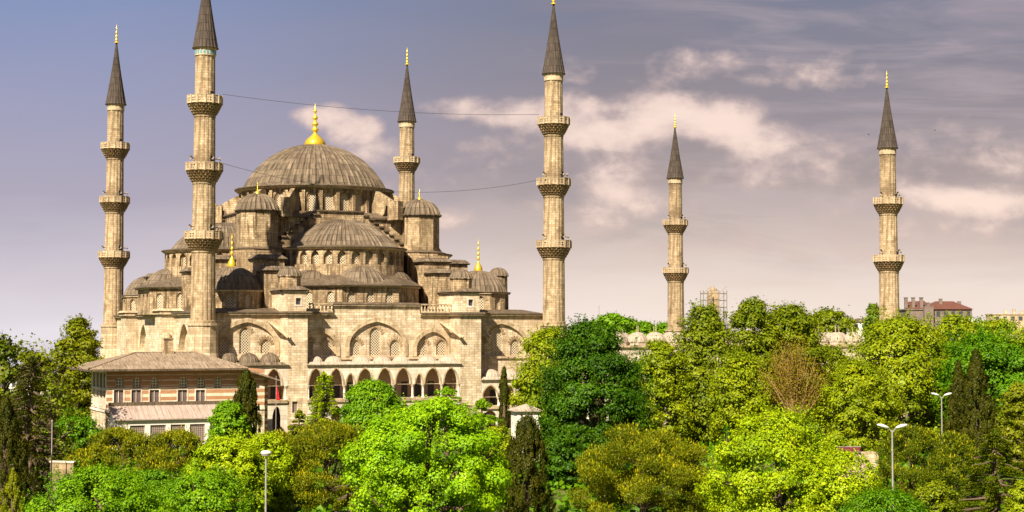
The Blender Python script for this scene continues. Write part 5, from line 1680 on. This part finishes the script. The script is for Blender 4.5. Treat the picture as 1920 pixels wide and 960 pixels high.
TREES = [
 # kind, px, dist, width, ytop, ybot, leaf, label, n, opts
 # --- far skyline
 ('broad', 1150, 420, 95, 588, 650, 'bright', 'bright green round tree far behind the courtyard domes', 2600, {}),
 ('broad', 1108, 415, 60, 604, 650, 'bright', 'small bright tree far off just right of the right front minaret', 1500, {}),
 ('broad', 1210, 430, 60, 603, 650, 'bright', 'small bright tree far off above the domes left of the scaffolded pillar minaret', 1500, {}),
 ('broad', 1245, 440, 40, 604, 650, 'bright', 'narrow bright tree touching the far minaret on its left side', 1200, {}),
 ('broad', 1553, 400, 95, 578, 660, 'plane', 'olive green tree on the skyline left of the rightmost minaret', 2600, {}),
 ('oval', 1637, 430, 34, 570, 650, 'far', 'slim grey-green tree standing close beside the rightmost minaret', 1300, {}),
 ('broad', 1500, 390, 70, 596, 660, 'plane', 'low tree filling the skyline behind the pair of pale domes', 1500, {}),
 ('broad', 1862, 330, 150, 596, 720, 'yellow', 'wide yellow-green tree on the skyline at the right edge', 3600, {}),
 ('broad', 1790, 345, 110, 588, 700, 'yellow', 'yellow-green tree in front of the red-roofed apartment block', 3000, {}),
 ('oval', 150, 300, 92, 596, 780, 'olive', 'tall olive-brown tree standing left of the mosque behind the pavilion', 5200, {}),
 ('broad', 210, 330, 80, 690, 800, 'olive', 'olive tree behind the pavilion corner low on the left', 1500, {}),
 # --- left side
 ('sparse', 62, 215, 150, 640, 860, 'olive', 'thin open tree with wispy leaves against the sky at left', 4200, dict(ls=.42)),
 ('sparse', 118, 225, 100, 636, 850, 'olive', 'slender open-branched tree beside the olive-brown tree at left', 3000, dict(ls=.42)),
 ('sparse', 8, 200, 110, 628, 850, 'pinegreen', 'open-branched darker tree cut by the left edge', 3400, dict(ls=.42)),
 ('broad', 140, 190, 110, 770, 900, 'green', 'rounded green tree in front of the pavilion left corner', 4200, {}),
 ('cedar', 62, 165, 165, 672, 990, 'cypress', 'dark pointed conifer at left rising above the wispy trees', 6500, dict(name='conifer', cat='conifer', nclump=15, fill=1.3)),
 ('cone', 14, 150, 130, 745, 1010, 'cypress', 'dark broad conifer in the lower left corner', 7000, dict(name='conifer', cat='conifer')),
 ('sparse', 100, 175, 100, 700, 900, 'plane', 'olive leafy tree behind the dark pointed conifer', 3600, {}),
 ('cone', 30, 122, 110, 880, 1040, 'olive', 'olive shrubby conifer at the bottom left corner', 4200, dict(name='conifer', cat='conifer')),
 ('pine', 235, 172, 150, 802, 930, 'olive', 'olive umbrella pine left below the lean-to roof', 7000, dict(name='pine_tree', cat='pine')),
 ('pine', 335, 165, 150, 806, 930, 'olive', 'olive pine with yellow shoots below the gridded windows', 7000, dict(name='pine_tree', cat='pine')),
 ('pine', 160, 160, 90, 842, 960, 'olive', 'small olive pine above the bright green foreground tree at left', 3600, dict(name='pine_tree', cat='pine')),
 ('broad', 428, 198, 72, 752, 860, 'bright', 'bright small tree at the foot of the dark cypress by the pavilion', 4200, {}),
 ('cypress', 463, 202, 52, 697, 830, 'cypress', 'dark dense cypress standing against the pavilion right end', 6500, dict(name='cypress_tree', cat='cypress')),
 ('broad', 440, 145, 150, 815, 960, 'sunlime', 'yellow feathery tree left of the single white lamp', 8500, {}),
 ('broad', 500, 150, 110, 812, 960, 'sunlime', 'yellow-green tree directly behind the single white lamp', 5200, {}),
 ('broad', 195, 118, 250, 872, 1040, 'bright', 'bright green leafy tree along the bottom edge at left', 11000, {}),
 ('broad', 385, 116, 170, 876, 1040, 'bright', 'bright green tree at the bottom edge left of the single lamp', 9000, {}),
 ('broad', 300, 130, 110, 880, 1010, 'green', 'mid green tree between the two bright foreground trees at left', 4500, {}),
 # --- centre, in front of the facade
 ('cedar', 608, 222, 105, 698, 815, 'sunlime', 'pale lime cedar with drooping tiers before the gallery arches', 3300, dict(name='cedar_tree', cat='cedar', nclump=9, fill=1.6)),
 ('cedar', 562, 214, 56, 768, 830, 'yellow', 'small young cedar beside the facade pier with the grille window', 2000, dict(name='cedar_tree', cat='cedar', nclump=6)),
 ('round', 699, 206, 118, 714, 860, 'bright', 'dense dome-shaped horse chestnut with layered bright leaves before the gallery', 9500, dict(asp=1.8)),
 ('cedar', 838, 216, 120, 726, 800, 'lime', 'flat-topped spreading cedar before the right gallery arches', 2800, dict(name='cedar_tree', cat='cedar', nclump=4, fill=.6)),
 ('cedar', 905, 214, 95, 748, 830, 'lime', 'lower spreading cedar in front of the slim cypress at the facade', 3800, dict(name='cedar_tree', cat='cedar', nclump=5)),
 ('cypress', 945, 221, 19, 690, 812, 'cypress', 'slim dark cypress column beside the small white kiosk', 2600, dict(name='cypress_tree', cat='cypress')),
 ('pine', 615, 152, 190, 792, 990, 'olive', 'broad olive pine with golden shoots left of the big lime tree', 12000, dict(name='pine_tree', cat='pine')),
 ('pine', 520, 160, 110, 810, 940, 'olive', 'olive pine behind the single lamp head', 5200, dict(name='pine_tree', cat='pine')),
 ('cedar', 655, 128, 90, 880, 1010, 'olive', 'bare-branched olive spruce at the bottom edge left of the big lime tree', 2600, dict(name='spruce_tree', cat='spruce', nclump=7)),
 ('broad', 805, 126, 285, 748, 1010, 'lime', 'large lime-green tree filling the bottom centre of the photo', 19000, dict(clump=.16, nclump=190)),
 ('broad', 735, 138, 120, 810, 960, 'lime', 'smaller lime-green tree behind the left shoulder of the large lime tree', 5200, dict(clump=.18)),
 ('cypress', 986, 138, 94, 782, 1010, 'cypress', 'dark brown-green foreground cypress beneath the white kiosk', 10500, dict(name='cypress_tree', cat='cypress')),
 ('broad', 930, 165, 70, 800, 930, 'yellow', 'yellowish tree squeezed between the big lime tree and the foreground cypress', 2600, {}),
 # --- right
 ('broad', 1022, 236, 130, 615, 830, 'yellow', 'golden-green airy tree hiding the right end of the facade', 8000, {}),
 ('oval', 1114, 192, 202, 604, 950, 'deep', 'large dark green dense tree right of the facade', 19000, dict(clump=.16, nclump=250)),
 ('broad', 1060, 175, 110, 800, 960, 'deep', 'dark green lower tree at the foot of the large dark tree', 4500, {}),
 ('oval', 1318, 240, 130, 573, 830, 'plane', 'tall olive plane tree under the scaffolded pillar', 9500, dict(bark=BARKPALE)),
 ('broad', 1235, 236, 130, 640, 835, 'yellow', 'wide yellow-green plane tree below the courtyard domes', 8000, dict(bark=BARKPALE)),
 ('oval', 1415, 255, 110, 563, 780, 'plane', 'tallest olive plane tree on the skyline between the two courtyard minarets', 8500, dict(bark=BARKPALE)),
 ('broad', 1490, 258, 125, 572, 790, 'plane', 'spreading olive plane tree left of the pair of pale domes', 8500, dict(bark=BARKPALE)),
 ('broad', 1385, 225, 110, 660, 830, 'yellow', 'yellow-green tree between the olive plane trees and the bronze bush', 5200, dict(bark=BARKPALE)),
 ('twiggy', 1487, 216, 140, 640, 815, 'brown', 'bronze bush-like tree with many bare upright tan branches', 5200, dict(bark=BARKTAN)),
 ('broad', 1610, 214, 145, 676, 850, 'yellow', 'bright yellow-lime tree right of the bronze branched tree', 8500, {}),
 ('broad', 1682, 246, 200, 590, 820, 'yellow', 'big yellow-green tree at the foot of the rightmost minaret', 13000, dict(bark=BARKPALE)),
 ('broad', 1560, 268, 90, 650, 800, 'plane', 'olive tree under the pair of pale domes', 3800, {}),
 ('broad', 1850, 238, 190, 612, 830, 'green', 'large mid-green tree behind the dark cone conifer at right', 13000, {}),
 ('broad', 1770, 262, 100, 640, 820, 'yellow', 'yellow-green tree squeezed between the big yellow tree and the mid-green tree', 4200, {}),
 ('cone', 1828, 206, 88, 658, 840, 'cypress', 'dark cone-shaped conifer behind the far double lamp', 8000, dict(name='conifer', cat='conifer')),
 ('cone', 1795, 212, 60, 680, 840, 'cypress', 'dark narrow conifer just left of the cone-shaped conifer', 4000, dict(name='conifer', cat='conifer')),
 ('broad', 1905, 190, 70, 720, 900, 'olive', 'olive tree cut by the right edge', 3600, {}),
 ('pine', 1205, 140, 265, 800, 1000, 'olive', 'wide dome-shaped umbrella pine studded with golden candles', 21000, dict(name='pine_tree', cat='pine', nclump=95, clump=.2)),
 ('broad', 1455, 130, 250, 768, 1010, 'sunlime', 'big sunlit yellow-lime tree at bottom right of centre', 15000, dict(clump=.17, nclump=150)),
 ('broad', 1566, 128, 150, 842, 1010, 'sunlime', 'lime tree below the maroon board near the near double lamp', 5200, {}),
 ('cone', 1362, 215, 48, 796, 860, 'deep', 'little dark shrub conifer before the white covered walk', 1500, dict(name='conifer', cat='conifer')),
 ('pine', 1705, 150, 150, 800, 960, 'pinegreen', 'dark pine with bare orange limbs behind the near double lamp', 7500, dict(name='pine_tree', cat='pine')),
 ('pine', 1790, 156, 110, 810, 960, 'pinegreen', 'green pine beneath the far double lamp', 5200, dict(name='pine_tree', cat='pine')),
 ('cedar', 1862, 142, 150, 805, 1020, 'pinegreen', 'weeping dark green cedar in the lower right corner', 9500, dict(name='cedar_tree', cat='cedar', nclump=10)),
 ('cedar', 1930, 152, 90, 790, 980, 'olive', 'olive weeping cedar cut by the right edge', 4200, dict(name='cedar_tree', cat='cedar', nclump=8)),
 ('round', 1650, 112, 200, 915, 1040, 'green', 'dark glossy green shrub dome on the bottom edge at right', 8000, dict(asp=2.2)),
 ('broad', 1745, 125, 90, 900, 1010, 'plane', 'olive shrub at the bottom edge right of the near double lamp', 2800, {}),
 ('broad', 1915, 118, 70, 900, 1010, 'yellow', 'yellow twiggy shrub in the bottom right corner', 2200, {}),
]
for i, (kind, px, d, w, yt, yb, leaf, lab, n, opt) in enumerate(TREES):
    tree(kind, px, d, w, yt, yb, leaf, lab, 100 + i * 13, n=int(n * (4.4 if kind not in ('sparse', 'twiggy') else (1.0 if kind == 'sparse' else 2.6))), **opt)
# ground cover between the trees
def undergrowth():
    rng = np.random.default_rng(5)
    n = 26000
    y = rng.uniform(105, 262, n); x = rng.uniform(-.34, .36, n) * y
    lx = (x - OX) * cP + (y - OY) * sP; ly = -(x - OX) * sP + (y - OY) * cP
    ok = ~((ly > -62) & (lx < 110))
    x, y = x[ok], y[ok]; n = len(x)
    h = .5 + .9 * (np.sin(x * .35) * np.sin(y * .27) * .5 + .5)
    pos = np.stack([x, y, rng.uniform(0, 1, n) * h], 1)
    o = leaf_mesh('ground_cover', pos, rng.normal(size=(n, 3)) + np.array([0, 0, .8]), rng.uniform(.35, .7, n), np.full(n, 1.4), LEAF['green'], None)
    tag(o, 'low leafy ground cover growing under the park trees', 'ground cover', kind='stuff')
undergrowth()

# ------------------------------------------------------------------ lamps, flags, kiosk, walls, people, birds
def lamp(px, ytop, d, double, label):
    x, y = place(px, d); zt = zat(ytop, d)
    r = empty('street_lamp', (x, y, 0)); tag(r, label, 'street lamp', 'park lamps')
    m = MB(); m.lathe([(.13, 0), (.13, .9), (.085, 1.0), (.06, zt - .35)], 10); m.build('pole', M_METAL, r)
    if double:
        for sgn in (-1, 1):
            m = MB(); m.tube([(0, 0, zt - .55), (sgn * .18, 0, zt - .3), (sgn * .38, 0, zt - .16)], .04, 6); m.build('arm', M_METAL, r)
            m = MB()
            b0 = len(m.v)
            m.lathe([(.02, -.10), (.30, -.07), (.40, 0), (.34, .08), (.18, .14), (.02, .16)], 14)
            m.xform(Matrix.Translation((sgn * .70, 0, zt - .06)) @ Matrix.Rotation(-sgn * .28, 4, 'Y') @ Matrix.Diagonal((1.25, .7, 1, 1)), b0)
            m.build('lamp_head', M_LAMP, r, smooth=True)
    else:
        m = MB(); m.lathe([(.05, zt - .42), (.32, zt - .36), (.36, zt - .22), (.36, zt - .20)], 16); m.build('lamp_rim', M_METAL, r)
        m = MB(); m.lathe([(.38, zt - .2), (.36, zt - .1), (.24, zt - .02), (.02, zt)], 16); m.build('lamp_head', M_LAMP, r, smooth=True)
lamp(501, 843, 112, False, 'single lamp with a round white head on a thin pole among the foreground trees')
lamp(1670, 797, 122, True, 'nearer double-headed white lamp in front of the dark pine')
lamp(1763, 738, 178, True, 'farther and higher double-headed white lamp before the dark cone conifer')
def flag(px, ytop, ybot, d, label, zpole):
    x, y = place(px, d)
    r = empty('flag', (x, y, 0)); tag(r, label, 'flag', 'red flags hanging on poles')
    zt, zb = zat(ytop, d), zat(ybot, d)
    m = MB(); m.tube([(0, 0, 0), (0, 0, zat(zpole, d))], [.06, .04], 6); m.build('pole', M_METAL, r)
    m = MB(); n = 6; rows = []
    for i in range(n + 1):
        f = i / n; z = zt - (zt - zb) * f
        wd = .12 + .42 * f
        rows.append([m.vert((.05 + wd * u, .10 * math.sin(u * 9 + i) * (.4 + f), z - .25 * u * (1 - f))) for u in (0, .25, .5, .75, 1)])
    for a, b in zip(rows, rows[1:]):
        for k in range(4): m.face((a[k], a[k + 1], b[k + 1], b[k]))
    c = m.build('cloth', M_RED, r)
    md_ = c.modifiers.new('thick', 'SOLIDIFY'); md_.thickness = .012
flag(519, 722, 750, 236, 'limp red flag on a pole at the right end of the pavilion', 704)
flag(766, 768, 797, 232, 'red flag hanging low beside the horse chestnut before the gallery', 760)

kx, ky = place(985, 212)
kio = empty('kiosk', (kx, ky, 0), rad(14)); tag(kio, 'small white stone kiosk with a low hipped roof beside the large dark tree', 'kiosk')
kw = 1.55; kz = zat(772, 212); kt = zat(757, 212)
def kwall(m):
    for i in range(4):
        a = i * PI / 2
        nn = Vector((math.sin(a), -math.cos(a), 0)); ux = Vector((math.cos(a), math.sin(a), 0))
        m.panel(nn * kw, ux, nn, [(-kw, 0), (kw, 0), (kw, kz), (-kw, kz)], [pointed(c, .62, 2.2, 4.3, 5.1, 5) for c in (-.68, .68)], .3)
pb('wall', M_WHITE, kwall, kio)
for i in range(4):
    a = i * PI / 2
    nn = Vector((math.sin(a), -math.cos(a), 0)); ux = Vector((math.cos(a), math.sin(a), 0))
    for c in (-.68, .68): pb('window', M_LATTICE, lambda m: m.slab(nn * (kw - .22), ux, nn, pointed(c, .62, 2.2, 4.3, 5.1, 5), .06), kio)
pb('cornice', M_MARBLE, lambda m: m.box(-kw - .2, kw + .2, -kw - .2, kw + .2, kz + .003, kz + .15), kio)
pb('roof', M_LEADPALE, lambda m: (m.box(-kw - .4, kw + .4, -kw - .4, kw + .4, kz + .153, kz + .28), m.prism([(-kw - .36, -kw - .36), (kw + .36, -kw - .36), (kw + .36, kw + .36), (-kw - .36, kw + .36)], kz + .283, kt, [(-.1, -.1), (.1, -.1), (.1, .1), (-.1, .1)])), kio)

# garden wall with a maroon board at right
gx, gy = place(1590, 178)
gwl = empty('garden_wall', (gx, gy, 0)); tag(gwl, 'pale garden wall with openings under the maroon board at right', 'wall')
zt_ = zat(846, 178)
pb('wall', M_BASESTONE, lambda m: m.panel((0, 0, 0), FX, FN, [(-3.2, 0), (3.2, 0), (3.2, zt_), (-3.2, zt_)], [[(-2 + 1.6 * k, .8), (-1 + 1.6 * k, .8), (-1 + 1.6 * k, zt_ - .9), (-2 + 1.6 * k, zt_ - .9)] for k in range(3)], .35, True), gwl)
pb('wall_back', M_GALLERY, lambda m: m.box(-3.19, 3.19, .36, .6, 0, zt_ - .01), gwl)
bo = empty('board', (gx - .1, gy - .1, 0)); tag(bo, 'long dark maroon board fixed along the top of the garden wall', 'sign board')
pb('panel', M_MAROON, lambda m: m.box(-1.25, 1.25, -.12, .05, zt_ + .03, zt_ + .58), bo)
pb('board_frame', M_METAL, lambda m: (m.box(-1.3, 1.3, -.14, .07, zt_ + .553, zt_ + .62), m.box(-1.3, 1.3, -.14, .07, zt_ - .03, zt_ + .027)), bo)
# low wall and bare post at left
lx_, ly_ = place(122, 158)
lw = empty('low_wall', (lx_, ly_, 0), rad(-12)); tag(lw, 'low pale stone wall between the dark conifer and the olive pines at left', 'wall')
pb('wall', M_CORBEL, lambda m: m.box(-1.3, 1.1, 0, .4, 0, zat(866, 158)), lw)
pb('coping', M_MARBLE, lambda m: m.box(-1.4, 1.2, -.08, .48, zat(866, 158) + .003, zat(866, 158) + .14), lw)
m = MB(); m.lathe([(.09, 0), (.07, 2), (.05, zat(790, 156))], 8); m.lathe([(.09, zat(790, 156)), (.09, zat(790, 156) + .1), (.02, zat(790, 156) + .2)], 8)
o = m.build('post', M_METAL); o.location = (*place(101, 156), 0); tag(o, 'thin pale bare post standing at the left end of the low wall', 'post')

# a person in a red jacket under the covered walk
def person(px, d, label):
    x, y = place(px, d)
    r = empty('person', (x, y, 0), .4); tag(r, label, 'person')
    P_ = {'pel': (0, 0, .95, .15), 'bel': (0, 0, 1.12, .14), 'chest': (0, .01, 1.33, .165), 'nk': (0, 0, 1.48, .065), 'hd': (0, -.02, 1.60, .095), 'crown': (0, -.01, 1.70, .085),
          'sl': (-.18, 0, 1.42, .075), 'el': (-.25, .03, 1.15, .05), 'wl': (-.24, -.06, .92, .035), 'hl': (-.24, -.09, .83, .04),
          'sr': (.18, 0, 1.42, .075), 'er': (.25, .03, 1.15, .05), 'wr': (.22, -.08, .93, .035), 'hr': (.21, -.12, .85, .04),
          'hpl': (-.09, 0, .88, .105), 'kl': (-.11, -.05, .48, .07), 'al': (-.11, .02, .09, .05), 'tl': (-.12, -.13, .04, .04),
          'hpr': (.09, 0, .88, .105), 'kr': (.11, .02, .48, .07), 'ar': (.11, .12, .09, .05), 'tr': (.12, -.03, .04, .04)}
    E = [('pel', 'bel'), ('bel', 'chest'), ('chest', 'nk'), ('nk', 'hd'), ('hd', 'crown'), ('chest', 'sl'), ('sl', 'el'), ('el', 'wl'), ('wl', 'hl'), ('chest', 'sr'), ('sr', 'er'), ('er', 'wr'), ('wr', 'hr'),
         ('pel', 'hpl'), ('hpl', 'kl'), ('kl', 'al'), ('al', 'tl'), ('pel', 'hpr'), ('hpr', 'kr'), ('kr', 'ar'), ('ar', 'tr')]
    keys = list(P_)
    me = bpy.data.meshes.new('body')
    me.from_pydata([P_[k][:3] for k in keys], [(keys.index(a), keys.index(b)) for a, b in E], [])
    o = bpy.data.objects.new('body', me); COL.objects.link(o); o.parent = r
    sk = o.modifiers.new('skin', 'SKIN'); sk.use_smooth_shade = True
    for k, sv in zip(keys, me.skin_vertices[0].data):
        sv.radius = (P_[k][3], P_[k][3] * .85); sv.use_root = (k == 'pel')
    su = o.modifiers.new('sub', 'SUBSURF'); su.levels = 1; su.render_levels = 1
    mt, t = new_mat('person_cloth_and_skin')
    sp_ = t.node('ShaderNodeSeparateXYZ'); t.put(sp_.inputs[0], t.coord('Object'))
    z = sp_.outputs[2]
    c = t.mix(t.math('GREATER_THAN', z, .93), (.03, .035, .06), (.60, .02, .02))
    c = t.mix(t.math('GREATER_THAN', z, 1.50), c, (.50, .30, .20))
    finish(mt, t, c, .8); me.materials.append(mt)
    m = MB(); m.lathe([(.085, 1.60), (.108, 1.66), (.10, 1.73), (.06, 1.775), (.01, 1.785)], 12, (0, .015)); m.build('hair', M_DARK, r, smooth=True)
    return r
wp = Vector((Wx(1306, -40.0), -40.0))
pd = OX * 0 + (wp.x * sP + wp.y * cP) + OY
person(1306, pd, 'person in a red jacket standing under the plane trees by the white columns')

def bird(px, py, d, label, sz=.5):
    x, y = place(px, d); z = zat(py, d)
    m = MB()
    m.tube([(-.05, -.35, 0), (0, -.15, .0), (0, .12, .02), (.0, .4, .0)], [.02, .085, .09, .02], 7)
    for s_ in (-1, 1):
        pts = [(0, -.12, .05), (s_ * .4, -.18, .22), (s_ * .95, .02, .14), (s_ * .45, .14, .20), (0, .15, .05)]
        a = [m.vert(p) for p in pts]; b = [m.vert((p[0], p[1], p[2] - .03)) for p in pts]
        m.face(a); m.face(b[::-1])
        for i in range(5): m.face((a[i], b[i], b[(i + 1) % 5], a[(i + 1) % 5]))
    m.xform(Matrix.Scale(sz, 4))
    o = m.build('bird', M_CABLE); o.location = (x, y, z); o.rotation_euler = (0, .2, .8)
    tag(o, label, 'bird', 'birds in the sky')
bird(1757, 243, 330, 'tiny dark bird flying in the sky to the right of the rightmost minaret')
bird(1632, 251, 340, 'tiny dark bird in the sky just left of the rightmost minaret')
bird(1592, 573, 380, 'tiny bird low over the trees left of the rightmost minaret')
